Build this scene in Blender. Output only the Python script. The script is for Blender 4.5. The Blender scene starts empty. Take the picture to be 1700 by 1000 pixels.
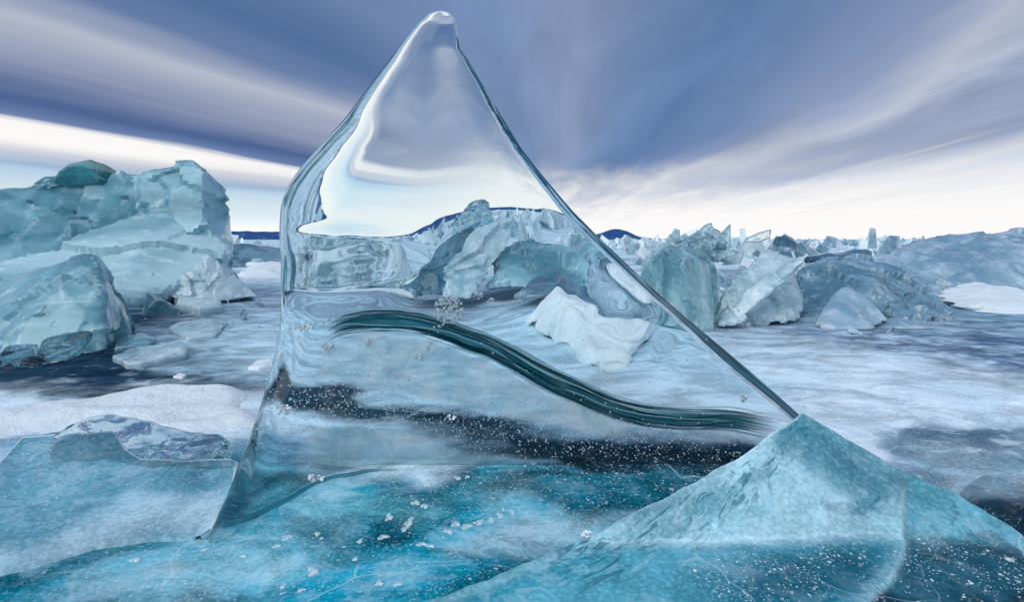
import bpy, bmesh, math, random
import numpy as np
from mathutils import Vector

random.seed(11)
rng = np.random.default_rng(11)
SC = bpy.context.scene
COL = SC.collection

# ------------------------------------------------------------------ camera
CAM_H = 0.5          # metres above the lake ice
FPX = 944.0          # focal length in pixels of the 1700 px wide photograph
HOR = 398.0          # row of the horizon
cam_d = bpy.data.cameras.new('camera')
cam = bpy.data.objects.new('camera', cam_d)
COL.objects.link(cam)
cam.location = (0, 0, CAM_H)
cam.rotation_euler = (math.radians(90), 0, 0)
cam_d.sensor_width = 36.0
cam_d.lens = 36.0 * FPX / 1700.0
cam_d.shift_y = -(500.0 - HOR) / 1700.0
cam_d.clip_start = 0.02
cam_d.clip_end = 40000
SC.camera = cam


def srgb(r, g, b):
    def f(c):
        c /= 255.0
        return c / 12.92 if c <= 0.04045 else ((c + 0.055) / 1.055) ** 2.4
    return (f(r), f(g), f(b), 1.0)


# ------------------------------------------------------------------ world
SUN_EL, SUN_AZ = math.radians(44), math.radians(215)   # azimuth clockwise from +Y
W = bpy.data.worlds.new('World')
SC.world = W
W.use_nodes = True


class NT:
    """small helper to write node trees"""
    def __init__(self, tree):
        self.t = tree
        self.n = tree.nodes
        self.l = tree.links

    def node(self, typ, **kw):
        nd = self.n.new(typ)
        for k, v in kw.items():
            setattr(nd, k, v)
        return nd

    def put(self, sock, v):
        if hasattr(v, 'is_linked'):
            self.l.new(v, sock)
        elif v is not None:
            if isinstance(v, tuple) and len(v) == 3 and sock.type == 'RGBA':
                v = (*v, 1)
            sock.default_value = v

    def math(self, op, a, b=None, c=None, clamp=False):
        nd = self.node('ShaderNodeMath', operation=op, use_clamp=clamp)
        self.put(nd.inputs[0], a)
        if b is not None:
            self.put(nd.inputs[1], b)
        if c is not None:
            self.put(nd.inputs[2], c)
        return nd.outputs[0]

    def vmath(self, op, a, b=None):
        nd = self.node('ShaderNodeVectorMath', operation=op)
        self.put(nd.inputs[0], a)
        if b is not None:
            self.put(nd.inputs[1], b)
        return nd.outputs[0]

    def comb(self, x, y, z):
        nd = self.node('ShaderNodeCombineXYZ')
        for s, v in zip(nd.inputs, (x, y, z)):
            self.put(s, v)
        return nd.outputs[0]

    def sep(self, v):
        nd = self.node('ShaderNodeSeparateXYZ')
        self.put(nd.inputs[0], v)
        return nd.outputs

    def mix(self, f, a, b, blend='MIX'):
        nd = self.node('ShaderNodeMix', data_type='RGBA', blend_type=blend)
        self.put(nd.inputs[0], f)
        self.put(nd.inputs[6], a)
        self.put(nd.inputs[7], b)
        return nd.outputs[2]

    def fmix(self, f, a, b):
        nd = self.node('ShaderNodeMix', data_type='FLOAT')
        self.put(nd.inputs[0], f)
        self.put(nd.inputs[2], a)
        self.put(nd.inputs[3], b)
        return nd.outputs[0]

    def smooth(self, v, lo, hi, a=0.0, b=1.0):
        nd = self.node('ShaderNodeMapRange', interpolation_type='SMOOTHSTEP')
        for i, x in enumerate((v, lo, hi, a, b)):
            self.put(nd.inputs[i], x)
        return nd.outputs[0]

    def noise(self, vec, scale, detail=4.0, rough=0.55, dist=0.0, col=False):
        nd = self.node('ShaderNodeTexNoise')
        self.put(nd.inputs['Vector'], vec)
        self.put(nd.inputs['Scale'], scale)
        self.put(nd.inputs['Detail'], detail)
        self.put(nd.inputs['Roughness'], rough)
        self.put(nd.inputs['Distortion'], dist)
        return nd.outputs[1 if col else 0]

    def voro(self, vec, scale, feature='F1', rand=1.0):
        nd = self.node('ShaderNodeTexVoronoi', feature=feature)
        self.put(nd.inputs['Vector'], vec)
        self.put(nd.inputs['Scale'], scale)
        self.put(nd.inputs['Randomness'], rand)
        return nd.outputs['Distance']

    def ramp(self, f, stops, interp='EASE'):
        nd = self.node('ShaderNodeValToRGB')
        cr = nd.color_ramp
        cr.interpolation = interp
        while len(cr.elements) < len(stops):
            cr.elements.new(0.5)
        for e, (p, c) in zip(cr.elements, stops):
            e.position = p
            e.color = c
        self.put(nd.inputs[0], f)
        return nd.outputs[0]


def build_world():
    T = NT(W.node_tree)
    T.n.clear()
    out = T.node('ShaderNodeOutputWorld')
    bg = T.node('ShaderNodeBackground')
    T.l.new(bg.outputs[0], out.inputs[0])
    tc = T.node('ShaderNodeTexCoord')
    x, y, z = T.sep(tc.outputs['Generated'])
    z = T.math('MAXIMUM', z, 0.0015)
    # the clear sky behind the clouds
    sky = T.node('ShaderNodeTexSky', sky_type='NISHITA')
    sky.sun_disc = False
    sky.sun_elevation = SUN_EL
    sky.sun_rotation = SUN_AZ
    sky.dust_density = 2.0
    clear = T.mix(1.0, sky.outputs[0], (0.115, 0.115, 0.115), 'MULTIPLY')

    deg = 180.0 / math.pi
    zz = T.math('ADD', z, 0.05)

    def street(vpx, side, seed, k1=(0.45, 0.16), k2=(1.7, 0.40)):
        """cloud streets on a high flat layer, running to a vanishing point on the horizon"""
        xo = T.math('SUBTRACT', x, T.math('MULTIPLY', y, (vpx - 850.0) / FPX))
        xo = T.math('MULTIPLY', xo, side)
        th = T.math('MULTIPLY', T.math('ARCTAN2', z, xo), deg)
        rho = T.math('SQRT', T.math('ADD', T.math('MULTIPLY', xo, xo), T.math('MULTIPLY', z, z)))
        u = T.math('DIVIDE', xo, zz)
        v = T.math('DIVIDE', y, zz)
        n1 = T.noise(T.comb(T.math('MULTIPLY', u, k1[0]), T.math('MULTIPLY', v, k1[1]), seed), 1.0, 2.5, 0.5, 0.5)
        n2 = T.noise(T.comb(T.math('MULTIPLY', u, k2[0]), T.math('MULTIPLY', v, k2[1]), seed + 7.3), 1.0, 4.5, 0.58, 0.7)
        return th, n1, n2, rho

    # left hand bands
    thA, a1, a2, _ = street(1330.0, -1.0, 3.1, (0.22, 0.12), (1.1, 0.22))
    thA = T.math('ADD', thA, T.math('MULTIPLY', T.math('SUBTRACT', a1, 0.5), T.smooth(thA, 4, 16, 1.6, 10.0)))
    thA = T.math('ADD', thA, T.math('MULTIPLY', T.math('SUBTRACT', a2, 0.5), T.smooth(thA, 4, 16, 1.0, 5.0)))
    sA = 90.0
    st = [(0.0, srgb(250, 247, 244)), (1.2, srgb(236, 246, 253)), (3.4, srgb(220, 240, 254)), (4.9, srgb(182, 213, 245)),
          (5.3, srgb(140, 172, 220)), (5.9, srgb(196, 203, 224)), (6.6, srgb(214, 214, 228)), (7.1, srgb(254, 252, 249)),
          (8.2, srgb(250, 248, 247)), (8.8, srgb(92, 116, 172)), (10.4, srgb(54, 84, 146)), (13.0, srgb(140, 151, 184)),
          (15.8, srgb(176, 183, 204)), (18.6, srgb(88, 114, 168)), (22.0, srgb(62, 96, 156)), (27.5, srgb(96, 121, 172)),
          (36, srgb(84, 116, 172)), (46, srgb(146, 160, 194)), (58, srgb(92, 122, 174)), (72, srgb(150, 163, 196)), (90, srgb(100, 126, 176))]
    colA = T.ramp(T.math('DIVIDE', thA, sA), [(p / sA, c) for p, c in st], 'LINEAR')
    # right hand bands
    thB, b1, b2, rhoB = street(900.0, 1.0, 21.7)
    amp = T.smooth(z, 0.03, 0.2, 8.0, 34.0)
    thB = T.math('ADD', thB, T.math('MULTIPLY', T.math('SUBTRACT', b1, 0.5), amp))
    thB = T.math('ADD', thB, T.math('MULTIPLY', T.math('SUBTRACT', b2, 0.5), T.math('MULTIPLY', amp, 0.40)))
    sB = 180.0
    st = [(0.0, srgb(240, 238, 238)), (7, srgb(224, 226, 234)), (12, srgb(200, 207, 224)), (17, srgb(140, 155, 192)),
          (22, srgb(150, 163, 196)), (26, srgb(180, 188, 210)), (30, srgb(128, 146, 189)), (37, srgb(96, 123, 176)),
          (47, srgb(76, 109, 168)), (58, srgb(94, 123, 176)), (74, srgb(126, 145, 188)), (88, srgb(118, 139, 185)),
          (100, srgb(102, 128, 178)), (118, srgb(108, 132, 182)), (140, srgb(96, 126, 178)), (165, srgb(206, 211, 226)), (180, srgb(240, 238, 238))]
    colB = T.ramp(T.math('DIVIDE', thB, sB), [(p / sB, c) for p, c in st], 'LINEAR')
    fine = T.math('ADD', 1.0, T.math('MULTIPLY', T.math('SUBTRACT', b2, 0.5), 0.8))
    colB = T.mix(1.0, colB, T.comb(fine, fine, fine), 'MULTIPLY')
    fA = T.smooth(T.math('ADD', x, T.math('MULTIPLY', T.math('SUBTRACT', a1, 0.5), 0.25)), -0.32, 0.0)
    cl = T.mix(fA, colA, colB)
    # real clear air shows low on the left
    gap = T.math('MULTIPLY', T.math('MULTIPLY', T.smooth(z, 0.02, 0.06), T.smooth(z, 0.13, 0.10)), T.smooth(x, -0.2, -0.45))
    cl = T.mix(T.math('MULTIPLY', gap, 0.25), cl, clear)
    # pale band over the horizon, torn into streaks
    hz = T.math('ADD', z, T.math('MULTIPLY', T.math('SUBTRACT', b2, 0.5), 0.13))
    cream = T.mix(T.smooth(x, -0.6, 0.3), srgb(255, 254, 252), srgb(253, 251, 250))
    right = T.smooth(x, -0.3, -0.02)
    cl = T.mix(T.math('MULTIPLY', T.smooth(hz, 0.15, 0.02), right), cl, cream)
    cl = T.mix(T.smooth(z, 0.035, 0.008), cl, cream)
    hs = T.node('ShaderNodeHueSaturation')
    hs.inputs['Hue'].default_value = 0.492
    hs.inputs['Saturation'].default_value = 0.88
    T.put(hs.inputs['Color'], cl)
    T.l.new(hs.outputs[0], bg.inputs[0])
    bg.inputs[1].default_value = 1.0


build_world()

sun_d = bpy.data.lights.new('sun', 'SUN')
sun_d.energy = 2.2
sun_d.angle = math.radians(70)
sun_d.color = (1.0, 0.975, 0.94)
sun = bpy.data.objects.new('sun', sun_d)
COL.objects.link(sun)
sd = Vector((math.sin(SUN_AZ) * math.cos(SUN_EL), math.cos(SUN_AZ) * math.cos(SUN_EL), math.sin(SUN_EL)))
sun.rotation_euler = sd.to_track_quat('Z', 'Y').to_euler()

SC.view_settings.view_transform = 'Standard'
SC.view_settings.look = 'None'
SC.view_settings.exposure = 0.0
SC.view_settings.gamma = 1.0
SC.render.engine = 'CYCLES'
cy = SC.cycles
cy.max_bounces = 11
cy.transmission_bounces = 12
cy.glossy_bounces = 5
cy.diffuse_bounces = 3
cy.use_adaptive_sampling = True
cy.adaptive_threshold = 0.02
cy.transparent_max_bounces = 12
cy.volume_bounces = 0
cy.caustics_refractive = True
cy.caustics_reflective = True
cy.sample_clamp_indirect = 6.0
cy.use_denoising = True
try:
    cy.denoiser = 'OPENIMAGEDENOISE'
except Exception:
    pass


# ------------------------------------------------------------------ noise in numpy
def _hash(ix, iy, iz, s):
    h = (ix.astype(np.int64) * 374761393 + iy.astype(np.int64) * 668265263 + iz.astype(np.int64) * 2147483647 + s * 974634777) & 0xFFFFFFFF
    h = ((h ^ (h >> 13)) * 1274126177) & 0xFFFFFFFF
    h = ((h ^ (h >> 16)) * 2246822519) & 0xFFFFFFFF
    return ((h ^ (h >> 15)) & 0xFFFFFF) / float(0xFFFFFF)


def vnoise(p, s=0):
    """value noise in [-1,1]; p is (n,3)"""
    i = np.floor(p)
    f = p - i
    u = f * f * f * (f * (f * 6 - 15) + 10)
    ix, iy, iz = i[:, 0], i[:, 1], i[:, 2]
    r = 0
    for dx in (0, 1):
        wx = u[:, 0] if dx else 1 - u[:, 0]
        for dy in (0, 1):
            wy = u[:, 1] if dy else 1 - u[:, 1]
            for dz in (0, 1):
                wz = u[:, 2] if dz else 1 - u[:, 2]
                r = r + wx * wy * wz * _hash(ix + dx, iy + dy, iz + dz, s)
    return r * 2 - 1


def fbm(p, s=0, oct=4, gain=0.5):
    a, r, t = 1.0, 0, 0
    for k in range(oct):
        r = r + a * vnoise(p * (2.03 ** k) + 17.3 * k, s + k)
        t += a
        a *= gain
    return r / t


def worley(p, s=0):
    """F1 and F2 of a cellular noise"""
    i = np.floor(p)
    f1 = np.full(len(p), 9.0)
    f2 = np.full(len(p), 9.0)
    for dx in (-1, 0, 1):
        for dy in (-1, 0, 1):
            for dz in (-1, 0, 1):
                cx, cy_, cz = i[:, 0] + dx, i[:, 1] + dy, i[:, 2] + dz
                q = np.stack([cx + _hash(cx, cy_, cz, s), cy_ + _hash(cx, cy_, cz, s + 1), cz + _hash(cx, cy_, cz, s + 2)], 1)
                d = np.linalg.norm(q - p, axis=1)
                f2 = np.where(d < f1, f1, np.minimum(f2, d))
                f1 = np.minimum(f1, d)
    return f1, f2


def facets(p, s=0):
    """every cell a tilted plane of its own: fracture faces with small ledges between"""
    i = np.floor(p)
    f1 = np.full(len(p), 9.0)
    out = np.zeros(len(p))
    for dx in (-1, 0, 1):
        for dy in (-1, 0, 1):
            for dz in (-1, 0, 1):
                c = [i[:, 0] + dx, i[:, 1] + dy, i[:, 2] + dz]
                q = np.stack([c[k] + _hash(c[0], c[1], c[2], s + k) for k in range(3)], 1)
                r = np.stack([_hash(c[0], c[1], c[2], s + 11 + k) * 2 - 1 for k in range(3)], 1)
                v = p - q
                d = np.linalg.norm(v, axis=1)
                m = d < f1
                f1 = np.where(m, d, f1)
                out = np.where(m, (v * r).sum(1) * 1.1 + 0.35 * r[:, 0], out)
    return out


def sstep(x, a, b):
    t = np.clip((x - a) / (b - a), 0, 1)
    return t * t * (3 - 2 * t)


# ------------------------------------------------------------------ placing
def P(px, py, d):
    """point of the place seen at (px,py) in the photograph, d metres ahead"""
    return ((px - 850.0) / FPX * d, d, CAM_H - (py - HOR) / FPX * d)


def gd(py):
    return CAM_H * FPX / (py - HOR)


def tag(o, label, cat, group=None, kind=None):
    if label:
        o['label'] = label
    if cat:
        o['category'] = cat
    if group:
        o['group'] = group
    if kind:
        o['kind'] = kind
    return o


def link(name, me, mat=None, parent=None):
    o = bpy.data.objects.new(name, me)
    COL.objects.link(o)
    if mat is not None:
        me.materials.clear()
        me.materials.append(mat)
    if parent is not None:
        o.parent = parent
    return o


def empty(name, loc=(0, 0, 0)):
    o = bpy.data.objects.new(name, None)
    o.empty_display_size = 0.1
    COL.objects.link(o)
    o.location = loc
    return o


def mesh(name, v, f, smooth=True):
    me = bpy.data.meshes.new(name)
    me.from_pydata([tuple(map(float, q)) for q in v], [], [tuple(map(int, q)) for q in f])
    if smooth:
        me.polygons.foreach_set('use_smooth', [True] * len(me.polygons))
    me.update()
    return me


def grid_mesh(name, V, smooth=True):
    """V is (rows, cols, 3)"""
    r, c = V.shape[:2]
    idx = np.arange(r * c).reshape(r, c)
    quads = np.stack([idx[:-1, :-1], idx[:-1, 1:], idx[1:, 1:], idx[1:, :-1]], -1).reshape(-1, 4)
    me = bpy.data.meshes.new(name)
    me.vertices.add(r * c)
    me.vertices.foreach_set('co', V.reshape(-1).astype(np.float32))
    me.loops.add(len(quads) * 4)
    me.loops.foreach_set('vertex_index', quads.reshape(-1).astype(np.int32))
    me.polygons.add(len(quads))
    me.polygons.foreach_set('loop_start', np.arange(0, len(quads) * 4, 4, dtype=np.int32))
    me.polygons.foreach_set('use_smooth', np.full(len(quads), smooth))
    me.update(calc_edges=True)
    me.validate()
    return me


def set_attr(me, name, arr):
    if arr.ndim == 1:
        a = me.attributes.new(name, 'FLOAT', 'POINT')
        a.data.foreach_set('value', arr.astype(np.float32))
    else:
        a = me.attributes.new(name, 'FLOAT_COLOR', 'POINT')
        b = np.ones((len(arr), 4), np.float32)
        b[:, :3] = arr
        a.data.foreach_set('color', b.reshape(-1))


# ------------------------------------------------------------------ materials
def new_mat(name):
    m = bpy.data.materials.new(name)
    m.use_nodes = True
    T = NT(m.node_tree)
    b = m.node_tree.nodes['Principled BSDF']
    o = [n for n in m.node_tree.nodes if n.type == 'OUTPUT_MATERIAL'][0]
    return m, T, b, o


def setp(T, b, **kw):
    names = dict(color='Base Color', rough='Roughness', ior='IOR', trans='Transmission Weight', sss='Subsurface Weight',
                 srad='Subsurface Radius', sscale='Subsurface Scale', coat='Coat Weight', crough='Coat Roughness', cior='Coat IOR',
                 spec='Specular IOR Level', normal='Normal', cnormal='Coat Normal')
    for k, v in kw.items():
        T.put(b.inputs[names[k]], v)


def bump(T, h, strength, dist, normal=None):
    nd = T.node('ShaderNodeBump')
    T.put(nd.inputs['Strength'], strength)
    T.put(nd.inputs['Distance'], dist)
    T.put(nd.inputs['Height'], h)
    if normal is not None:
        T.put(nd.inputs['Normal'], normal)
    return nd.outputs[0]


def mat_clear(name, absorb, density, rough=0.0, bscale=0, bstr=0.0, bdist=0.002, tint=(1, 1, 1)):
    """clear ice: refracts, takes up red light along the way"""
    m, T, b, o = new_mat(name)
    setp(T, b, color=(*tint, 1), rough=rough, ior=1.31, trans=1.0)
    if bstr:
        tc = T.node('ShaderNodeTexCoord').outputs['Object']
        h = T.noise(tc, bscale, 3.0, 0.5, 0.6)
        setp(T, b, normal=bump(T, h, bstr, bdist))
    if density:
        va = T.node('ShaderNodeVolumeAbsorption')
        T.put(va.inputs['Color'], absorb)
        T.put(va.inputs['Density'], density)
        T.l.new(va.outputs[0], o.inputs['Volume'])
    return m


def mat_cloudy(name, deep, pale, frost, scale=1.0, trans=0.35, frost_amt=0.45, rough=0.14, bstr=0.22, pscale=None, streak=(1, 1, 1), coat=0.7, sss=0.0):
    """translucent block ice: milky body, clearer veins, frosted patches"""
    m, T, b, o = new_mat(name)
    tc = T.node('ShaderNodeTexCoord').outputs['Object']
    tv = T.vmath('MULTIPLY', tc, streak)
    n1 = T.noise(tv, 1.5 * scale, 5.0, 0.55, 0.7)
    n2 = T.noise(tv, 9.0 * scale, 5.0, 0.62, 0.3)
    n3 = T.noise(tc, 60.0 * scale, 3.0, 0.65)
    c = T.mix(T.smooth(T.math('ADD', T.math('MULTIPLY', n1, 0.9), T.math('MULTIPLY', n2, 0.1)), 0.36, 0.62), deep, pale)
    fr = T.math('ADD', T.math('MULTIPLY', n2, 0.75), T.math('MULTIPLY', n3, 0.25))
    geo = T.node('ShaderNodeNewGeometry')
    edge = T.smooth(geo.outputs['Pointiness'], 0.52, 0.60)
    fm = T.math('MAXIMUM', T.math('MULTIPLY', T.smooth(fr, 0.62 - frost_amt * 0.3, 0.86 - frost_amt * 0.25), 0.7), T.math('MULTIPLY', edge, 0.55))
    # healed cracks inside the block
    wv = T.vmath('ADD', tc, T.vmath('MULTIPLY', T.noise(tc, 1.6 * scale, 2.0, col=True), (0.5 / scale, 0.5 / scale, 0.5 / scale)))
    cr = T.math('MULTIPLY', T.smooth(T.voro(wv, 2.3 * scale, 'DISTANCE_TO_EDGE'), 0.02, 0.0), T.smooth(n2, 0.46, 0.58))
    fm = T.math('MAXIMUM', fm, T.math('MULTIPLY', cr, 0.35))
    c = T.mix(fm, c, frost)
    h = T.math('ADD', T.math('MULTIPLY', n2, 0.5), T.math('MULTIPLY', n3, 0.14))
    nm = bump(T, h, bstr, 0.025 / scale)
    tr = T.math('MULTIPLY', T.math('SUBTRACT', 1.0, fm), T.fmix(T.smooth(n1, 0.36, 0.64), trans, trans * 0.5))
    rg = T.fmix(fm, rough * 0.5, 0.5)
    setp(T, b, color=c, rough=rg, ior=1.31, trans=tr, sss=0.0, coat=coat, crough=0.05, cior=1.35, normal=nm)
    return m


def mat_snow(name):
    m, T, b, o = new_mat(name)
    tc = T.node('ShaderNodeTexCoord').outputs['Object']
    n1 = T.noise(tc, 14.0, 6.0, 0.6)
    n2 = T.noise(tc, 160.0, 3.0, 0.6)
    c = T.mix(n1, (0.70, 0.86, 0.92, 1), (0.87, 0.94, 0.96, 1))
    h = T.math('ADD', n1, T.math('MULTIPLY', n2, 0.18))
    setp(T, b, color=c, rough=0.6, sss=0.5, srad=(0.6, 0.8, 1.0), sscale=0.02, normal=bump(T, h, 0.7, 0.035), spec=0.2)
    return m


def mat_painted(name, streak=(1, 1, 1), rough=0.16, coat=1.0, bubbles=True, bstr=0.25, sss=0.25, trans=0.0, scratch=False, mott=1.0):
    """lake ice whose own colour varies from place to place (attribute 'tint') with trapped bubbles (attribute 'bub')"""
    m, T, b, o = new_mat(name)
    tc = T.node('ShaderNodeTexCoord').outputs['Object']
    at = T.node('ShaderNodeAttribute', attribute_name='tint')
    ab = T.node('ShaderNodeAttribute', attribute_name='bub')
    am = T.node('ShaderNodeAttribute', attribute_name='matt')
    tint, mt = at.outputs['Color'], am.outputs['Fac']
    tv = T.vmath('MULTIPLY', tc, streak)
    n1 = T.noise(tv, 6.0, 7.0, 0.64, 0.6)
    n2 = T.noise(tc, 130.0, 3.0, 0.6)
    amp = T.fmix(mt, 0.42 * mott, 0.16)
    g = T.math('ADD', 1.0, T.math('ADD', T.math('MULTIPLY', T.smooth(n1, 0.34, 0.66, -1.0, 1.0), amp), T.smooth(n2, 0.35, 0.65, -0.13, 0.13)))
    c = T.mix(1.0, tint, T.comb(g, g, g), 'MULTIPLY')
    # thin pale wisps with crisp edges, and healed cracks, where the ice is not clear
    lum = T.smooth(T.sep(tint)[1], 0.03, 0.25)
    nw = T.noise(tv, 4.0, 7.0, 0.68, 1.2)
    wisp = T.smooth(T.math('ABSOLUTE', T.math('SUBTRACT', nw, 0.5)), 0.03, 0.0)
    wisp = T.math('MULTIPLY', T.math('MULTIPLY', wisp, T.smooth(n1, 0.45, 0.6)), T.math('MULTIPLY', lum, T.math('SUBTRACT', 1.0, mt)))
    wv = T.vmath('ADD', tc, T.vmath('MULTIPLY', T.noise(tc, 3.0, 3.0, col=True), (0.35, 0.35, 0.0)))
    cr = T.math('MAXIMUM', T.smooth(T.voro(wv, 1.7, 'DISTANCE_TO_EDGE'), 0.006, 0.0), T.math('MULTIPLY', T.smooth(T.voro(wv, 6.5, 'DISTANCE_TO_EDGE'), 0.010, 0.0), 0.5))
    cr = T.math('MULTIPLY', T.math('MULTIPLY', cr, T.smooth(n1, 0.45, 0.58)), 0.42)
    milk = T.math('MULTIPLY', T.math('MULTIPLY', T.smooth(n2, 0.54, 0.68), 0.16), lum)
    pale = T.math('MAXIMUM', T.math('MAXIMUM', T.math('MULTIPLY', wisp, 0.25), cr), milk)
    c = T.mix(pale, c, (0.70, 0.86, 0.91, 1))
    # crisp edged patches of dusted snow and of clearer ice
    nf = T.noise(tv, 17.0, 7.0, 0.68, 0.8)
    dust = T.math('MULTIPLY', T.smooth(T.math('ADD', T.math('MULTIPLY', nf, 0.6), T.math('MULTIPLY', n1, 0.4)), 0.52, 0.57), T.fmix(mt, 0.14 * mott, 0.55))
    c = T.mix(T.math('MULTIPLY', dust, lum), c, (0.78, 0.90, 0.95, 1))
    bare = T.math('MULTIPLY', T.smooth(T.math('ADD', T.math('MULTIPLY', nf, 0.6), T.math('MULTIPLY', n1, 0.4)), 0.45, 0.39), T.fmix(mt, 0.45 * mott, 0.18))
    c = T.mix(bare, c, T.mix(1.0, tint, (0.22, 0.42, 0.50, 1), 'MULTIPLY'))
    if bubbles:
        v = T.vmath('ADD', tc, T.vmath('MULTIPLY', T.noise(tc, 30.0, 1.0, col=True), (0.02, 0.02, 0.02)))
        d1 = T.voro(v, 75.0)
        d2 = T.voro(v, 190.0)
        pres1 = T.smooth(T.noise(tc, 26.0, 2.0), 0.52, 0.62)
        s1 = T.math('MULTIPLY', T.smooth(d1, 0.24, 0.12), pres1)
        s2 = T.math('MULTIPLY', T.smooth(d2, 0.30, 0.16), T.smooth(T.noise(tc, 19.0, 3.0), 0.46, 0.6))
        sp = T.math('MULTIPLY', T.math('MAXIMUM', s1, T.math('MULTIPLY', s2, 0.8)), ab.outputs['Fac'])
        c = T.mix(T.math('MULTIPLY', sp, 0.95), c, (0.86, 0.95, 0.97, 1))
    if scratch:
        q = T.node('ShaderNodeVectorRotate', rotation_type='Z_AXIS')
        T.put(q.inputs['Vector'], tc)
        q.inputs['Angle'].default_value = math.radians(-38)
        ns = T.noise(T.vmath('MULTIPLY', q.outputs[0], (14.0, 60.0, 30.0)), 1.0, 6.0, 0.7, 1.0)
        asc = T.node('ShaderNodeAttribute', attribute_name='scr').outputs['Fac']
        sc = T.math('MULTIPLY', T.smooth(ns, 0.52, 0.60), asc)
        c = T.mix(T.math('MULTIPLY', sc, 0.8), c, (0.02, 0.15, 0.21, 1))
        c = T.mix(T.math('MULTIPLY', T.math('MULTIPLY', T.smooth(ns, 0.42, 0.36), asc), 0.4), c, (0.66, 0.86, 0.9, 1))
    nm = bump(T, n1, bstr, 0.02)
    cn = bump(T, n1, bstr * 0.25, 0.02)
    rg = T.fmix(am.outputs['Fac'], rough, 0.6)
    ct = T.fmix(am.outputs['Fac'], coat, 0.03)
    setp(T, b, color=c, rough=T.math('ADD', rg, 0.2), sss=sss, srad=(0.25, 0.8, 1.0), sscale=0.03, coat=ct, crough=T.math('MULTIPLY', rg, 0.4), cior=1.31,
         normal=nm, cnormal=cn, spec=0.0, trans=trans)
    return m


TEAL_ABS = (0.10, 0.62, 0.70, 1)
M_SHARD = mat_clear('clear_shard_ice', TEAL_ABS, 1.5)
M_CLEARBLK = mat_clear('clear_block_ice', (0.12, 0.62, 0.70, 1), 2.6, 0.02, 14.0, 0.45, 0.02)
M_CLEARDARK = mat_clear('dark_clear_ice', (0.10, 0.55, 0.65, 1), 5.0, 0.04, 12.0, 0.5, 0.02)
M_BLOCK = mat_cloudy('blue_block_ice', (0.07, 0.31, 0.40, 1), (0.40, 0.73, 0.81, 1), (0.82, 0.94, 0.97, 1), 0.8, 0.45, 0.2, streak=(0.6, 1, 1.5), bstr=0.35)
M_SLOPE = mat_cloudy('sloping_block_ice', (0.19, 0.50, 0.59, 1), (0.55, 0.83, 0.89, 1), (0.84, 0.94, 0.96, 1), 0.9, 0.5, 0.2, streak=(0.4, 1, 1.8), bstr=0.3)
M_BLOCKPALE = mat_cloudy('pale_block_ice', (0.34, 0.58, 0.66, 1), (0.60, 0.78, 0.84, 1), (0.84, 0.93, 0.95, 1), 1.6, 0.35, 0.6)
M_BLOCKDARK = mat_cloudy('dark_block_ice', (0.05, 0.20, 0.28, 1), (0.18, 0.36, 0.46, 1), (0.6, 0.72, 0.8, 1), 1.4, 0.55, 0.3)
M_RIDGE = mat_cloudy('grey_ridge_ice', (0.17, 0.34, 0.46, 1), (0.40, 0.57, 0.67, 1), (0.74, 0.85, 0.90, 1), 0.8, 0.15, 0.5, 0.3)
M_RUBBLE = mat_cloudy('rubble_ice', (0.16, 0.38, 0.46, 1), (0.46, 0.68, 0.76, 1), (0.82, 0.91, 0.94, 1), 1.5, 0.5, 0.5, sss=0.0)
M_AQUA = mat_cloudy('aqua_clear_ice', (0.22, 0.52, 0.58, 1), (0.50, 0.74, 0.78, 1), (0.82, 0.91, 0.94, 1), 2.2, 0.75, 0.35, 0.12, 0.6, sss=0.0)
M_MIDBLUE = mat_cloudy('mid_blue_ice', (0.09, 0.25, 0.36, 1), (0.26, 0.45, 0.57, 1), (0.66, 0.80, 0.86, 1), 1.6, 0.35, 0.4, sss=0.0)
M_TEALDARK = mat_cloudy('teal_crest_ice', (0.015, 0.17, 0.21, 1), (0.08, 0.36, 0.41, 1), (0.45, 0.70, 0.75, 1), 1.4, 0.5, 0.2, sss=0.0)
M_SNOW = mat_snow('snow')
M_GROUND = mat_painted('lake_ice', (0.8, 1.2, 1), 0.16, 0.10, bstr=0.2, sss=0.0)
M_FORE = mat_painted('foreground_ice', (1, 1, 1), 0.08, 0.5, True, 0.12, 0.0, scratch=True, mott=0.45)


def mat_bubble(name, col=(0.92, 0.97, 0.98, 1), alpha=1.0):
    m, T, b, o = new_mat(name)
    setp(T, b, color=col, rough=0.4, spec=0.3)
    if alpha < 1:
        tc = T.node('ShaderNodeTexCoord').outputs['Object']
        n = T.noise(tc, 260.0, 3.0, 0.6)
        b.inputs['Alpha'].default_value = alpha
        T.put(b.inputs['Alpha'], T.smooth(n, 0.34, 0.56, alpha * 0.35, alpha))
    return m


M_BUB = mat_bubble('air_bubble')
M_FLATBUB = mat_bubble('flat_air_bubble', (0.72, 0.90, 0.94, 1), 0.9)


def mat_mountain():
    m, T, b, o = new_mat('hazy_mountain')
    tc = T.node('ShaderNodeTexCoord').outputs['Object']
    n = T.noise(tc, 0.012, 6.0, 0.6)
    c = T.mix(T.smooth(n, 0.56, 0.70), (0.020, 0.085, 0.24, 1), (0.30, 0.46, 0.70, 1))  # blue haze of the distance is put into the rock colour
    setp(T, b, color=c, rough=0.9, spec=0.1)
    return m


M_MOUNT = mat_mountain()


# ------------------------------------------------------------------ soft masks in the photograph's own layout
def blob(px, py, cx, cy_, rx, ry, ang=0.0, soft=0.5):
    a = math.radians(ang)
    dx, dy = px - cx, py - cy_
    u = (dx * math.cos(a) + dy * math.sin(a)) / rx
    v = (-dx * math.sin(a) + dy * math.cos(a)) / ry
    r = np.sqrt(u * u + v * v)
    return 1 - sstep(r, 1 - soft, 1 + soft)


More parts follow.
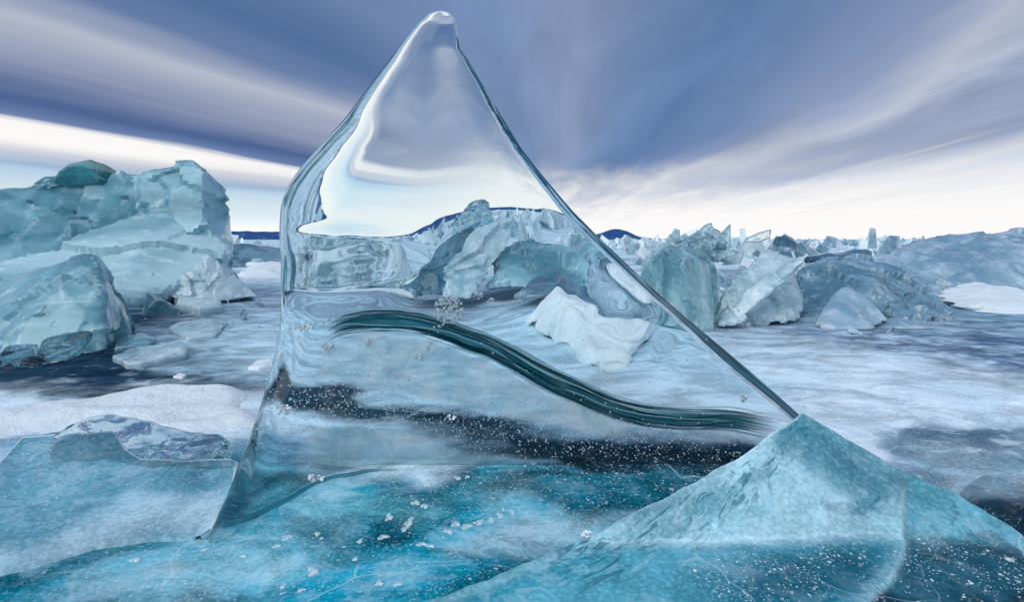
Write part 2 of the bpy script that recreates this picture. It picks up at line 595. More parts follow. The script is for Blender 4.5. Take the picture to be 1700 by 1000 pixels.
def band(px, py, pts, half, soft=0.5):
    """mask round a polyline given as (px,py[,half])"""
    best = np.full(px.shape, 1e9)
    for (x0, y0), (x1, y1) in zip(pts[:-1], pts[1:]):
        vx, vy = x1 - x0, y1 - y0
        t = np.clip(((px - x0) * vx + (py - y0) * vy) / (vx * vx + vy * vy), 0, 1)
        best = np.minimum(best, np.hypot(px - x0 - t * vx, py - y0 - t * vy))
    return 1 - sstep(best / half, 1 - soft, 1 + soft)


def lay(C, m, col, op=1.0):
    m = (m * op)[..., None]
    return C * (1 - m) + np.array(col) * m


C_SNOW = (0.74, 0.82, 0.88)
C_MILK = (0.34, 0.68, 0.77)
C_TEAL = (0.004, 0.29, 0.40)
C_TEALD = (0.001, 0.13, 0.19)
C_GREY = (0.14, 0.32, 0.44)
C_DARK = (0.004, 0.028, 0.05)


# ------------------------------------------------------------------ the lake ice
def build_ground():
    def axis(fine, step, a, b, far, grow):
        v = list(np.arange(a, b + 1e-6, step))
        x, s = b, step
        while x < far:
            s *= grow
            x += s
            v.append(x)
        return v
    ys = axis(True, 0.007, 0.55, 1.9, 9000, 1.022)
    lo = [0.55 - 0.02, 0.5, 0.42, 0.3, 0.1, -0.3, -1.5, -6, -30, -200, -2000]
    ys = np.array(sorted(lo + ys))
    xp = axis(True, 0.008, 0.0, 1.6, 9000, 1.05)
    xs = np.array(sorted([-v for v in xp[1:]] + xp))
    X, Y = np.meshgrid(xs, ys)
    q = np.stack([X, Y, 0 * X], -1).reshape(-1, 3)
    x, y = q[:, 0], q[:, 1]
    ysafe = np.maximum(y, 0.25)
    px = 850 + x / ysafe * FPX
    py = HOR + CAM_H / ysafe * FPX
    # wobble the layout so no edge is clean
    w1 = fbm(np.stack([x * 5, y * 5, 0 * x], 1), 3, 4)
    w2 = fbm(np.stack([x * 5 + 40, y * 5, 0 * x], 1), 9, 4)
    wf = np.clip((py - HOR) / 300, 0.05, 1.2)
    qx = px + w1 * 70 * wf
    qy = py + w2 * 42 * wf
    st = fbm(np.stack([x * 2.0 + 1.3 * w1, y * 3.6 + 1.6 * w2, 0 * x], 1), 21, 6, 0.62)      # long streaks across
    st2 = fbm(np.stack([x * 0.35, y * 1.4, 0 * x], 1), 25, 5)
    C = np.tile(np.array(C_GREY), (len(q), 1)).astype(float)
    bub = np.zeros(len(q))
    matt = np.zeros(len(q))
    # far field: wind packed snow with streaks of bare ice
    far = sstep(py, 520, 450)
    C = lay(C, far, (0.60, 0.78, 0.86))
    C = lay(C, far * sstep(st2, 0.05, 0.35), (0.20, 0.36, 0.46), 0.8)
    matt = np.maximum(matt, far * 0.75)
    # middle ground
    mid = (1 - far)
    C = lay(C, mid * sstep(st, -0.1, 0.45), (0.36, 0.54, 0.65), 0.8)
    m = blob(qx, qy, 1330, 530, 320, 30, 3, 0.5)
    C = lay(C, m, (0.40, 0.56, 0.66), 0.8)
    # left: dark bare ice with pale streaks
    m = blob(qx, qy, 200, 592, 430, 96, 0, 0.3)
    C = lay(C, m, (0.012, 0.04, 0.075))
    C = lay(C, m * sstep(st, 0.20, 0.30), (0.26, 0.43, 0.55), 0.5)
    m = band(qx, qy, [(-60, 668), (120, 664), (300, 650), (440, 662)], 16, 0.7)
    C = lay(C, m, C_DARK, 0.85)
    m = band(qx, qy, [(200, 560), (440, 545)], 22, 0.7)
    C = lay(C, m, (0.36, 0.52, 0.63), 0.5)
    m = band(qx, qy, [(300, 610), (470, 590)], 22, 0.7)
    C = lay(C, m, (0.30, 0.46, 0.58), 0.45)
    # right: blue grey ice, then the white streaked sheet
    m = blob(qx, qy, 1500, 590, 420, 60, 3, 0.5)
    C = lay(C, m, (0.09, 0.17, 0.28))
    C = lay(C, m * sstep(st, 0.06, 0.18), (0.36, 0.51, 0.63), 0.85)
    m = blob(qx, qy, 1450, 680, 420, 95, 8, 0.45)
    C = lay(C, m, (0.74, 0.88, 0.94), 0.97)
    C = lay(C, m * sstep(st, 0.16, 0.26), (0.38, 0.58, 0.69), 0.4)
    matt = np.maximum(matt, m * 0.8)
    m = band(qx, qy, [(1440, 768), (1560, 752), (1720, 700)], 20, 0.8)
    C = lay(C, m, (0.10, 0.22, 0.32), 0.75)
    m = band(qx, qy, [(1540, 735), (1720, 760)], 26, 0.8)
    C = lay(C, m, (0.05, 0.13, 0.20), 0.7)
    # behind the shard: milky sheet and the clear dark window
    m = blob(qx, qy, 820, 600, 470, 105, 4, 0.35)
    C = lay(C, m, (0.52, 0.75, 0.84), 0.95)
    matt = np.maximum(matt, m * 0.6)
    C = lay(C, m * sstep(st, 0.15, 0.5), (0.30, 0.50, 0.60), 0.35)
    m = blob(qx, qy, 700, 500, 300, 26, 0, 0.6)
    C = lay(C, m, (0.22, 0.30, 0.40), 0.8)
    m = blob(qx, qy, 1150, 690, 240, 50, 10, 0.6)
    C = lay(C, m, (0.72, 0.85, 0.90), 0.8)
    m = band(qx, qy, [(430, 672), (560, 668), (700, 690), (860, 730), (1010, 752), (1230, 764)], 27, 0.45)
    C = lay(C, m, (0.002, 0.035, 0.06), 0.98)
    bub = np.maximum(bub, m)
    bub = np.maximum(bub, 0.6 * blob(qx, qy, 820, 700, 420, 60, 6, 0.6))
    m = blob(qx, qy, 610, 735, 190, 42, 4, 0.5)
    C = lay(C, m, (0.58, 0.78, 0.85), 0.9)
    m = blob(qx, qy, 950, 640, 80, 30, 8, 0.7)
    C = lay(C, m, (0.66, 0.76, 0.82), 0.8)
    # left snow drift in front of the dark band
    m = band(qx, qy, [(-80, 700), (120, 690), (330, 690), (440, 700)], 40, 0.45)
    C = lay(C, m, (0.68, 0.85, 0.92), 0.95)
    matt = np.maximum(matt, m * 0.9)
    # foreground: teal ice
    fg = sstep(qy, 762, 800)
    C = lay(C, fg, C_TEAL)
    cl1 = fbm(np.stack([x * 6 + 3, y * 6, 0 * x], 1), 31, 5, 0.55)
    cl2 = fbm(np.stack([x * 14 + 3, y * 14, 0 * x + 5], 1), 35, 4, 0.55)
    C = lay(C, fg * sstep(cl1 + 0.4 * cl2, 0.0, 0.45), C_MILK, 0.5)
    C = lay(C, fg * sstep(-cl1 - 0.5 * cl2, 0.08, 0.4), C_TEALD, 0.85)
    m = blob(qx, qy, 1010, 800, 150, 34, -8, 0.6)
    C = lay(C, m * fg, C_TEALD, 0.85)
    m = blob(qx, qy, 900, 835, 60, 22, 10, 0.7)
    C = lay(C, m * fg, C_DARK, 0.6)
    m = blob(qx, qy, 900, 905, 130, 26, -8, 0.7)
    C = lay(C, m * fg, (0.46, 0.72, 0.80), 0.7)
    m = blob(qx, qy, 640, 830, 180, 26, -3, 0.7)
    C = lay(C, m * fg, (0.16, 0.54, 0.62), 0.5)
    m = blob(qx, qy, 300, 965, 190, 42, -14, 0.6)
    C = lay(C, m * fg, (0.34, 0.62, 0.70), 0.6)
    m = blob(qx, qy, 560, 960, 170, 34, -5, 0.6)
    C = lay(C, m * fg, (0.006, 0.32, 0.45), 0.7)
    m = blob(qx, qy, 60, 975, 100, 18, -18, 0.7)
    C = lay(C, m * fg, C_TEALD, 0.7)
    m = blob(qx, qy, 180, 860, 220, 70, -6, 0.6)
    C = lay(C, m * fg, (0.12, 0.40, 0.50), 0.6)
    # right of the wedge
    m = blob(qx, qy, 1640, 900, 170, 110, 0, 0.5)
    C = lay(C, m, C_DARK, 0.95)
    bub = np.maximum(bub, m)
    m = blob(qx, qy, 1620, 800, 130, 22, 4, 0.6)
    C = lay(C, m, (0.40, 0.56, 0.64), 0.9)
    bub = np.maximum(bub, fg * 0.55)
    bub = np.maximum(bub, 0.9 * blob(qx, qy, 900, 800, 330, 50, 0, 0.6))
    # relief: flat ice, low drifts further off
    z = 0.0025 * fbm(np.stack([x * 4, y * 4, 0 * x], 1), 41, 3) * sstep(y, 0.2, 0.6)
    z = z + 0.05 * np.clip(fbm(np.stack([x * 0.35, y * 0.5, 0 * x], 1), 45, 4), -0.2, 1) * sstep(y, 4.5, 9)
    z = z + np.clip(matt, 0, 1) * sstep(y, 1.15, 1.4) * sstep(y, 7, 4) * (0.010 * fbm(np.stack([x * 3, y * 4, 0 * x], 1), 47, 3) + 0.006 * fbm(np.stack([x * 11, y * 13, 0 * x], 1), 49, 4, 0.6))
    V = np.stack([x, y, z], 1).reshape(X.shape + (3,))
    me = grid_mesh('lake_ice', V)
    set_attr(me, 'tint', C)
    set_attr(me, 'bub', bub)
    set_attr(me, 'matt', matt)
    o = link('lake_ice', me, M_GROUND)
    o['kind'] = 'structure'
    return o


GROUND = build_ground()


# ------------------------------------------------------------------ distant mountains
def build_mountains():
    n = 700
    a = np.linspace(-1.3, 1.3, n)
    r = 7000.0
    prof = fbm(np.stack([a * 9, 0 * a, 0 * a], 1), 61, 6, 0.55)
    env = 0.45 + 0.4 * sstep(a, -0.1, -0.5) + 0.1 * np.cos(a * 7)
    pk = 0.9 * np.exp(-((a - 0.185) / 0.028) ** 2)
    low = 1 - 0.92 * sstep(a, 0.21, 0.30)
    h = (np.clip(env + 0.45 * prof, 0.05, 2) + pk) * 130 * low
    rows = []
    for k in range(9):
        t = k / 8.0
        jag = fbm(np.stack([a * 60, 0 * a + t * 3, 0 * a], 1), 67, 3) * 14 * t * low
        hh = h * t + jag * (t < 1)
        rr = r + 900 * t
        rows.append(np.stack([np.sin(a) * rr, np.cos(a) * rr, np.maximum(hh, 0) - 2], 1))
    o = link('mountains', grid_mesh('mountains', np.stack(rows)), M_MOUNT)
    o['kind'] = 'structure'


build_mountains()


# ------------------------------------------------------------------ ice blocks from hulls
def hull_into(bm, pts):
    vs = [bm.verts.new(p) for p in pts]
    r = bmesh.ops.convex_hull(bm, input=vs, use_existing_faces=False)
    junk = [e for e in (r['geom_interior'] + r['geom_unused']) if isinstance(e, bmesh.types.BMVert)]
    if junk:
        bmesh.ops.delete(bm, geom=list(set(junk)), context='VERTS')


def lump_mesh(name, hulls, voxel, scoop=0.0, sscale=4.0, rough=0.0, rscale=12.0, seed=0, stretch=(1, 1, 1), relax=0, facet=0.0, fscale=2.5):
    bm = bmesh.new()
    for pts in hulls:
        hull_into(bm, pts)
    bmesh.ops.recalc_face_normals(bm, faces=bm.faces)
    me = bpy.data.meshes.new(name)
    bm.to_mesh(me)
    bm.free()
    o = bpy.data.objects.new('tmp', me)
    COL.objects.link(o)
    md = o.modifiers.new('r', 'REMESH')
    md.mode = 'VOXEL'
    md.voxel_size = voxel
    if relax:
        sm = o.modifiers.new('s', 'SMOOTH')
        sm.iterations = relax
    dg = bpy.context.evaluated_depsgraph_get()
    m2 = bpy.data.meshes.new_from_object(o.evaluated_get(dg))
    bpy.data.objects.remove(o)
    bpy.data.meshes.remove(me)
    n = len(m2.vertices)
    co = np.empty(n * 3, np.float32)
    m2.vertices.foreach_get('co', co)
    co = co.reshape(-1, 3).astype(float)
    nr = np.array([v.normal[:] for v in m2.vertices])
    q = co * np.array(stretch)
    d = np.zeros(n)
    if scoop:
        f1, f2 = worley(q * sscale + seed * 3.7 + 0.35 * fbm(q * sscale * 0.8, seed + 3, 2)[:, None], seed)
        d += scoop * (f1 - 0.45) * 1.6
        g1, g2 = worley(q * sscale * 2.6 + seed * 1.3, seed + 50)
        d += scoop * 0.32 * (g1 - 0.45) * 1.6
    if facet:
        w = 0.3 * fbm(q * fscale * 0.9, seed + 23, 2)[:, None]
        d += facet * facets(q * fscale + seed * 2.1 + w, seed + 31)
        d += facet * 0.4 * facets(q * fscale * 2.3 + seed * 0.7 + w, seed + 77)
    if rough:
        d += rough * fbm(q * rscale, seed + 9, 4)
    co += nr * d[:, None]
    m2.vertices.foreach_set('co', co.reshape(-1).astype(np.float32))
    m2.polygons.foreach_set('use_smooth', [True] * len(m2.polygons))
    m2.name = name
    m2.update()
    if facet:
        m2.set_sharp_from_angle(angle=math.radians(26))
    return m2


def lump(name, hulls, mat, voxel, label=None, cat=None, group=None, parent=None, **kw):
    """hulls are lists of (px,py,d); the object's origin goes to its base"""
    H = [[P(*p) for p in h] for h in hulls]
    me = lump_mesh(name, H, voxel, **kw)
    o = link(name, me, mat, parent)
    if parent is None:
        # move origin to the base centre
        n = len(me.vertices)
        co = np.empty(n * 3, np.float32)
        me.vertices.foreach_get('co', co)
        co = co.reshape(-1, 3)
        c = np.array([(co[:, 0].min() + co[:, 0].max()) / 2, (co[:, 1].min() + co[:, 1].max()) / 2, 0.0])
        co -= c.astype(np.float32)
        me.vertices.foreach_set('co', co.reshape(-1))
        me.update()
        o.location = c
        tag(o, label, cat, group)
    return o


def prism(pts, d, thick, lean=0.0):
    """outline at depth d (per point optional) and the same outline thick metres further"""
    out = []
    for p in pts:
        dd = p[2] if len(p) > 2 else d
        out.append((p[0], p[1], dd))
        out.append((850 + (p[0] - 850) * (dd / (dd + thick)) + lean, HOR + (p[1] - HOR) * (dd / (dd + thick)), dd + thick))
    return out


# ---- left group
root = empty('ice_block', P(180, 500, 4.6))
tag(root, 'largest blue ice block, tall and broad with a dark teal crest', 'ice block')
def child_of(root, name, hulls, mat, voxel, **kw):
    o = lump(name, hulls, mat, voxel, parent=root, **kw)
    o.matrix_parent_inverse = root.matrix_basis.inverted()
    return o

child_of(root, 'block_body', [
    prism([(-160, 330), (-30, 318), (60, 306), (170, 302), (240, 283), (262, 300), (240, 520), (40, 530), (-160, 520)], 5.0, 0.6),
    [(318, 266, 5.0), (336, 282, 4.9), (346, 306, 5.0), (374, 325, 5.2), (388, 346, 5.3), (385, 400, 5.3), (372, 440, 5.2), (290, 450, 4.75), (240, 505, 4.7), (326, 330, 4.85), (338, 420, 4.75), (230, 284, 5.0), (310, 272, 5.6), (380, 352, 5.7), (370, 440, 5.7)],
], M_BLOCK, 0.03, scoop=0.02, sscale=1.4, rough=0.012, rscale=5, seed=4, facet=0.075, fscale=1.5)
child_of(root, 'sloping_slab', [
    [(-120, 470, 4.4), (60, 480, 4.2), (180, 500, 4.1), (225, 500, 4.2), (300, 470, 4.4), (380, 415, 4.8), (350, 402, 4.9), (180, 385, 4.75), (270, 347, 4.85), (60, 470, 4.3), (-120, 560, 4.4), (230, 530, 4.3), (350, 470, 4.9), (330, 355, 5.0)],
], M_SLOPE, 0.028, scoop=0.012, sscale=1.6, rough=0.008, rscale=9, seed=8, stretch=(0.5, 1, 1.4), facet=0.045, fscale=1.6)
child_of(root, 'clear_crest', [
    [(88, 300, 5.0), (98, 284, 4.95), (116, 271, 4.95), (150, 265, 5.0), (174, 273, 5.0), (206, 290, 5.0), (190, 306, 5.0), (110, 310, 5.0), (95, 300, 5.7), (150, 272, 5.7), (195, 296, 5.7)],
    [(55, 306, 5.1), (75, 294, 5.1), (95, 294, 5.1), (105, 310, 5.0), (60, 315, 5.0), (70, 300, 5.5), (95, 300, 5.5)],
], M_TEALDARK, 0.018, scoop=0.01, sscale=3.5, rough=0.006, seed=2)

lump('ice_wedge', [
    [(-140, 560, 2.7), (-140, 500, 2.9), (0, 474, 2.85), (70, 452, 2.85), (150, 427, 2.85), (160, 436, 2.75), (0, 600, 2.45), (170, 585, 2.5), (-140, 610, 2.5), (100, 480, 2.6),
     (190, 466, 2.9), (214, 520, 2.9), (219, 558, 2.9), (205, 575, 2.75), (150, 430, 3.3), (0, 480, 3.4), (210, 530, 3.3), (-140, 520, 3.4)],
], M_BLOCK, 0.016, 'pale blue ice wedge with a sharp top corner before the largest crested block', 'ice block', scoop=0.010, sscale=3.2, rough=0.004, rscale=14, seed=12, facet=0.035, fscale=2.6)
lump('ice_pyramid', [
    [(262, 478, 4.5), (300, 452, 4.5), (345, 422, 4.55), (385, 450, 4.6), (428, 492, 4.6), (335, 503, 4.35), (275, 492, 4.35), (345, 430, 5.0), (420, 495, 5.0), (265, 490, 5.0)],
], M_BLOCKPALE, 0.014, 'frosty white ice pyramid at the foot of the largest crested block', 'ice block', scoop=0.01, sscale=3, rough=0.006, seed=15, facet=0.03, fscale=3)
lump('ice_chunk', [
    [(236, 527, 3.75), (244, 484, 3.8), (270, 497, 3.75), (301, 516, 3.8), (300, 524, 3.75), (246, 486, 4.0), (298, 520, 4.0), (240, 525, 4.0)],
], M_BLOCKDARK, 0.01, 'small dark teal ice chunk just below the frosty white pyramid', 'ice block', scoop=0.012, sscale=5, seed=17)
lump('clear_ice_chunk', [
    [(-20, 615, 2.2), (8, 578, 2.35), (60, 570, 2.4), (70, 610, 2.2), (10, 612, 2.2), (40, 575, 2.6)],
    [(60, 606, 2.25), (70, 570, 2.35), (120, 553, 2.4), (152, 552, 2.4), (146, 575, 2.35), (105, 604, 2.25), (100, 560, 2.55), (145, 570, 2.55)],
], M_CLEARDARK, 0.009, 'glassy dark ice chunk at the foot of the sharp cornered pale wedge', 'ice block', scoop=0.02, sscale=6, rough=0.005, seed=19)


def plate(name, outline, dz, thick, mat, label, cat, group=None, voxel=0.006, **kw):
    """thin plate lying on the ice: outline pixels taken on the plane z = dz"""
    pts = []
    for p in outline:
        zz = dz + (p[2] if len(p) > 2 else 0)
        d = (CAM_H - zz) * FPX / (p[1] - HOR)
        a = P(p[0], p[1], d)
        pts += [a, (a[0], a[1], a[2] - thick)]
    me = lump_mesh(name, [pts], voxel, **kw)
    o = link(name, me, mat)
    n = len(me.vertices)
    co = np.empty(n * 3, np.float32)
    me.vertices.foreach_get('co', co)
    co = co.reshape(-1, 3)
    c = np.array([(co[:, 0].min() + co[:, 0].max()) / 2, (co[:, 1].min() + co[:, 1].max()) / 2, max(co[:, 2].min(), 0)], np.float32)
    me.vertices.foreach_set('co', (co - c).reshape(-1))
    me.update()
    o.location = [float(k) for k in c]
    return tag(o, label, cat, group)


plate('ice_plate', [(188, 592), (215, 578), (300, 566, 0.04), (312, 572, 0.03), (308, 590), (232, 603), (212, 604)], 0.02, 0.03, M_BLOCKPALE,
      'bright thin ice plate with a straight near edge on the dark ice', 'ice plate', voxel=0.006, scoop=0.006, sscale=9, seed=3)
plate('ice_plate', [(278, 545), (300, 534, 0.02), (350, 528, 0.02), (378, 532), (355, 556), (310, 562)], 0.02, 0.03, M_BLOCKPALE,
      'pale ice plate lying behind the bright thin plate on dark ice', 'ice plate', voxel=0.008, scoop=0.008, sscale=7, seed=5)
plate('ice_plate', [(190, 578), (192, 560), (235, 552, 0.02), (258, 560), (245, 572)], 0.02, 0.03, M_BLOCK,
      'grey blue ice plate beside the foot of the sharp cornered wedge', 'ice plate', voxel=0.008, scoop=0.008, sscale=7, seed=6)
plate('ice_plate', [(412, 610), (425, 600), (452, 595, 0.012), (456, 606), (430, 612)], 0.012, 0.02, M_SNOW,
      'small white ice flake touching the upright edge of the clear shard', 'ice plate', voxel=0.005, scoop=0.004, sscale=12, seed=7)
plate('ice_plate', [(287, 625), (297, 619), (310, 622), (303, 627)], 0.008, 0.012, M_SNOW,
      'tiny white ice flake lying alone before the bright thin plate', 'ice plate', voxel=0.004, scoop=0.003, sscale=14, seed=8)
plate('ice_plate', [(288, 488), (300, 492, 0.05), (365, 498, 0.02), (370, 508), (330, 512), (295, 505)], 0.05, 0.06, M_BLOCKPALE,
      'narrow white ice plate tucked under the frosty white pyramid', 'ice plate', voxel=0.012, scoop=0.01, sscale=6, seed=9)
lump('ice_slab', [
    [(330, 425, 10.5), (350, 408, 10.5), (400, 404, 10.8), (480, 412, 11), (480, 432, 10.5), (400, 445, 10), (345, 440, 10), (400, 406, 12), (480, 420, 12)],
], M_BLOCKDARK, 0.04, 'teal lens shaped ice slab between the largest block and the shard', 'ice block', scoop=0.04, sscale=1.5, seed=21)
lump('snow_drift', [
    [(385, 470, 7.5), (400, 442, 8.5), (440, 432, 9), (520, 440, 9), (520, 480, 7), (420, 486, 6.5), (470, 434, 9.5)],
], M_SNOW, 0.04, 'white snow drift just in front of the teal lens shaped slab', 'snow', scoop=0.05, sscale=1.5, rough=0.03, rscale=4, seed=22)

# snow drift and clear mound at left front
lump('snow_drift', [
    [(-120, 700, 1.55), (-120, 745, 1.4), (60, 690, 1.68), (160, 672, 1.75), (270, 646, 1.80), (330, 652, 1.78), (375, 645, 1.80), (412, 668, 1.76), (430, 690, 1.7), (440, 770, 1.33), (0, 780, 1.3), (-120, 785, 1.3), (270, 668, 1.95), (400, 672, 1.95)],
], M_SNOW, 0.012, 'broad low snow drift behind the glassy mound with wavy reflections', 'snow', scoop=0.035, sscale=3.0, rough=0.02, rscale=7, seed=25, stretch=(0.6, 1, 1))
lump('clear_mound', [
    [(80, 730, 1.22), (110, 705, 1.25), (150, 692, 1.27), (185, 684, 1.28), (205, 690, 1.28), (250, 712, 1.27), (300, 738, 1.25), (380, 735, 1.28), (395, 775, 1.18), (230, 785, 1.15), (90, 780, 1.15), (185, 690, 1.36), (330, 740, 1.33)],
], M_CLEARDARK, 0.006, 'dark glassy ice mound behind the flat grey blue sheet', 'ice block', scoop=0.012, sscale=7, rough=0.004, rscale=16, seed=27)


# ---- right group
lump('clear_ice_block', [
    [(1060, 470, 3.25), (1066, 435, 3.3), (1108, 408, 3.3), (1150, 416, 3.3), (1184, 436, 3.35), (1185, 500, 3.3), (1168, 548, 3.15), (1120, 545, 3.1), (1085, 540, 3.15), (1135, 430, 3.08), (1140, 540, 3.05),
     (1110, 415, 3.7), (1180, 445, 3.7), (1180, 540, 3.65), (1075, 530, 3.65)],
], M_AQUA, 0.009, 'glassy upright ice block beside the dark slanting edge of the shard', 'ice block', scoop=0.015, sscale=6.5, rough=0.003, seed=31, stretch=(1, 1, 0.3), facet=0.035, fscale=5)
lump('tilted_slab', [
    [(1185, 530, 3.4), (1195, 500, 3.45), (1235, 450, 3.6), (1275, 424, 3.7), (1310, 428, 3.7), (1316, 436, 3.6), (1334, 500, 3.55), (1325, 525, 3.4), (1280, 540, 3.25), (1215, 540, 3.3), (1275, 430, 4.1), (1325, 510, 4.0), (1200, 520, 4.0)],
    [(1195, 540, 3.2), (1225, 536, 3.15), (1336, 431, 3.3), (1300, 440, 3.35), (1240, 480, 3.25), (1200, 530, 3.35), (1330, 434, 3.38)],
], M_BLOCKPALE, 0.012, 'pale tilted ice slab with a thin pointed fin, next to the upright block', 'ice block', scoop=0.012, sscale=3.5, rough=0.005, seed=33, facet=0.03, fscale=3.2)
lump('rounded_block', [
    [(1320, 480, 4.0), (1330, 455, 4.2), (1370, 436, 4.3), (1420, 428, 4.4), (1465, 440, 4.3), (1540, 488, 4.1), (1562, 525, 3.9), (1500, 535, 3.6), (1400, 540, 3.4), (1330, 530, 3.6), (1420, 432, 5), (1540, 495, 4.8), (1330, 470, 4.8)],
], M_MIDBLUE, 0.018, 'rounded dark blue ice block behind the cone shaped lump', 'ice block', scoop=0.03, sscale=2.4, rough=0.015, rscale=7, seed=35, facet=0.045, fscale=2.4)
lump('low_lump', [
    [(1355, 540, 3.2), (1365, 515, 3.3), (1405, 478, 3.45), (1430, 490, 3.4), (1480, 535, 3.25), (1440, 550, 3.1), (1405, 485, 3.7), (1380, 550, 3.1)],
], M_RIDGE, 0.012, 'pale cone shaped ice lump in front of the rounded dark block', 'ice block', scoop=0.025, sscale=4, rough=0.01, seed=36)
lump('low_lump', [
    [(1470, 525, 3.6), (1500, 492, 3.8), (1545, 478, 3.9), (1560, 500, 3.8), (1590, 530, 3.6), (1530, 545, 3.3), (1540, 485, 4.1)],
], M_MIDBLUE, 0.014, 'rough broken ice lump between the cone shaped lump and the snow bank', 'ice block', scoop=0.02, sscale=4, rough=0.015, seed=37, facet=0.06, fscale=4)
lump('ice_ridge', [
    [(1445, 470, 5.9), (1450, 430, 6.4), (1490, 412, 6.8), (1540, 400, 7), (1640, 390, 7), (1700, 384, 7), (1800, 380, 7.2), (1950, 395, 7.2), (1950, 490, 5.6), (1700, 490, 5.4), (1540, 488, 5.5), (1700, 386, 8.5), (1500, 415, 8)],
], M_RIDGE, 0.035, 'long grey ice ridge rising behind the snow bank', 'ice ridge', scoop=0.06, sscale=1.0, rough=0.05, rscale=2.5, seed=39, facet=0.04, fscale=1.6)
lump('boulder', [
    [(1600, 465, 4.6), (1604, 452, 4.7), (1640, 435, 4.8), (1700, 440, 4.9), (1760, 445, 4.9), (1770, 490, 4.7), (1700, 498, 4.5), (1620, 490, 4.5), (1640, 440, 5.3), (1760, 450, 5.3)],
], M_RIDGE, 0.018, 'grey rounded ice boulder sitting in the snow bank', 'ice block', scoop=0.03, sscale=2.5, rough=0.015, seed=41)
lump('snow_bank', [
    [(1545, 498, 4.4), (1570, 482, 4.6), (1610, 472, 4.7), (1640, 480, 4.3), (1760, 488, 4.3), (1780, 530, 3.7), (1680, 528, 3.75), (1600, 515, 4.0)],
], M_SNOW, 0.018, 'white snow bank under the grey rounded boulder', 'snow', scoop=0.03, sscale=2.2, rough=0.015, rscale=6, seed=43)
lump('clear_mound', [
    [(1590, 830, 1.1), (1605, 808, 1.13), (1645, 795, 1.16), (1680, 793, 1.18), (1760, 800, 1.18), (1780, 880, 1.0), (1640, 870, 1.02), (1680, 800, 1.26), (1760, 810, 1.26)],
], M_CLEARDARK, 0.006, 'low glassy ice mound behind the far end of the milky teal wedge', 'ice block', scoop=0.012, sscale=7, rough=0.005, seed=45)
lump('ice_tower', [
    [(1440, 412, 10), (1442, 382, 10), (1446, 378, 10.1), (1453, 379, 10), (1457, 412, 10), (1445, 382, 10.3), (1455, 410, 10.4), (1441, 412, 10.3)],
], M_BLOCKPALE, 0.014, 'narrow upright ice pillar standing alone against the sky', 'ice block', scoop=0.02, sscale=4, seed=47)
lump('ice_chunk', [
    [(1455, 425, 9), (1462, 405, 9), (1478, 391, 9.2), (1494, 392, 9.2), (1490, 410, 9.1), (1480, 425, 9), (1475, 395, 9.8), (1490, 420, 9.8)],
], M_RIDGE, 0.02, 'grey ice chunk on the skyline next to the narrow pillar', 'ice block', scoop=0.04, sscale=2.5, seed=48)
lump('dark_slab', [
    [(1335, 436, 6.4), (1340, 428, 6.6), (1420, 416, 6.8), (1445, 418, 6.8), (1450, 436, 6.4), (1400, 440, 6.1), (1440, 420, 7.2), (1345, 430, 7.2)],
], M_CLEARDARK, 0.018, 'thin dark ice slab on top of the rounded dark blue block', 'ice block', scoop=0.03, sscale=3, seed=49)
lump('rubble_mound', [
    [(1105, 420, 7.5), (1120, 398, 7.8), (1150, 393, 8), (1170, 388, 8), (1192, 390, 8), (1205, 408, 8), (1215, 428, 7.5), (1150, 440, 7), (1180, 390, 8.8), (1120, 405, 8.8)],
    [(1140, 432, 6.8), (1160, 405, 7), (1180, 405, 7.1), (1175, 435, 6.8), (1165, 410, 7.4)],
], M_RUBBLE, 0.022, 'jagged pale ice pile on the skyline above the glassy upright block', 'ice block', scoop=0.03, sscale=2.2, rough=0.02, seed=51, facet=0.14, fscale=2.6)
# a thin clear pane sticking up from the rubble
lump('ice_fin', [
    prism([(1236, 403), (1240, 396), (1262, 386), (1280, 381), (1279, 396), (1262, 402)], 8.6, 0.05),
], M_CLEARDARK, 0.012, 'thin clear ice pane with a dark outline sticking up from the rubble', 'ice plate', scoop=0.01, sscale=4, seed=53)
lump('ice_chunk', [
    [(1285, 412, 8), (1290, 396, 8.1), (1302, 390, 8.2), (1318, 394, 8.2), (1325, 408, 8), (1310, 416, 7.8), (1302, 393, 8.6), (1320, 410, 8.6)],
], M_BLOCKDARK, 0.018, 'dark teal ice chunk next to the thin clear pane on the skyline', 'ice block', scoop=0.05, sscale=3, seed=54)

# ---- seen through the shard
lump('ice_crystal', [
    [(744, 412, 4.9), (742, 390, 4.95), (752, 376, 5), (768, 370, 5.05), (778, 376, 5.05), (775, 392, 5), (786, 412, 4.95), (765, 420, 4.85), (765, 375, 5.3), (778, 408, 5.3)],
], M_CLEARBLK, 0.014, 'small glassy ice crystal on top of the slabs seen through the clear shard', 'ice block', scoop=0.02, sscale=5, seed=61, facet=0.04, fscale=5)
lump('leaning_slab', [
    [(676, 480, 4.6), (700, 440, 4.8), (735, 410, 4.9), (770, 406, 4.9), (775, 425, 4.8), (740, 485, 4.5), (745, 412, 5.2), (700, 470, 5.2)],
], M_BLOCKDARK, 0.016, 'dark teal leaning slab under the glassy crystal, behind the clear shard', 'ice block', scoop=0.01, sscale=2.6, seed=62, facet=0.04, fscale=2.6)
lump('leaning_slab', [
    [(735, 486, 4.4), (750, 438, 4.6), (775, 408, 4.8), (822, 414, 4.8), (812, 432, 4.7), (780, 490, 4.3), (800, 414, 5.1), (760, 470, 5.0)],
], M_BLOCKPALE, 0.016, 'pale leaning slab against the dark one under the glassy crystal', 'ice block', scoop=0.01, sscale=2.6, seed=63, facet=0.04, fscale=2.6)
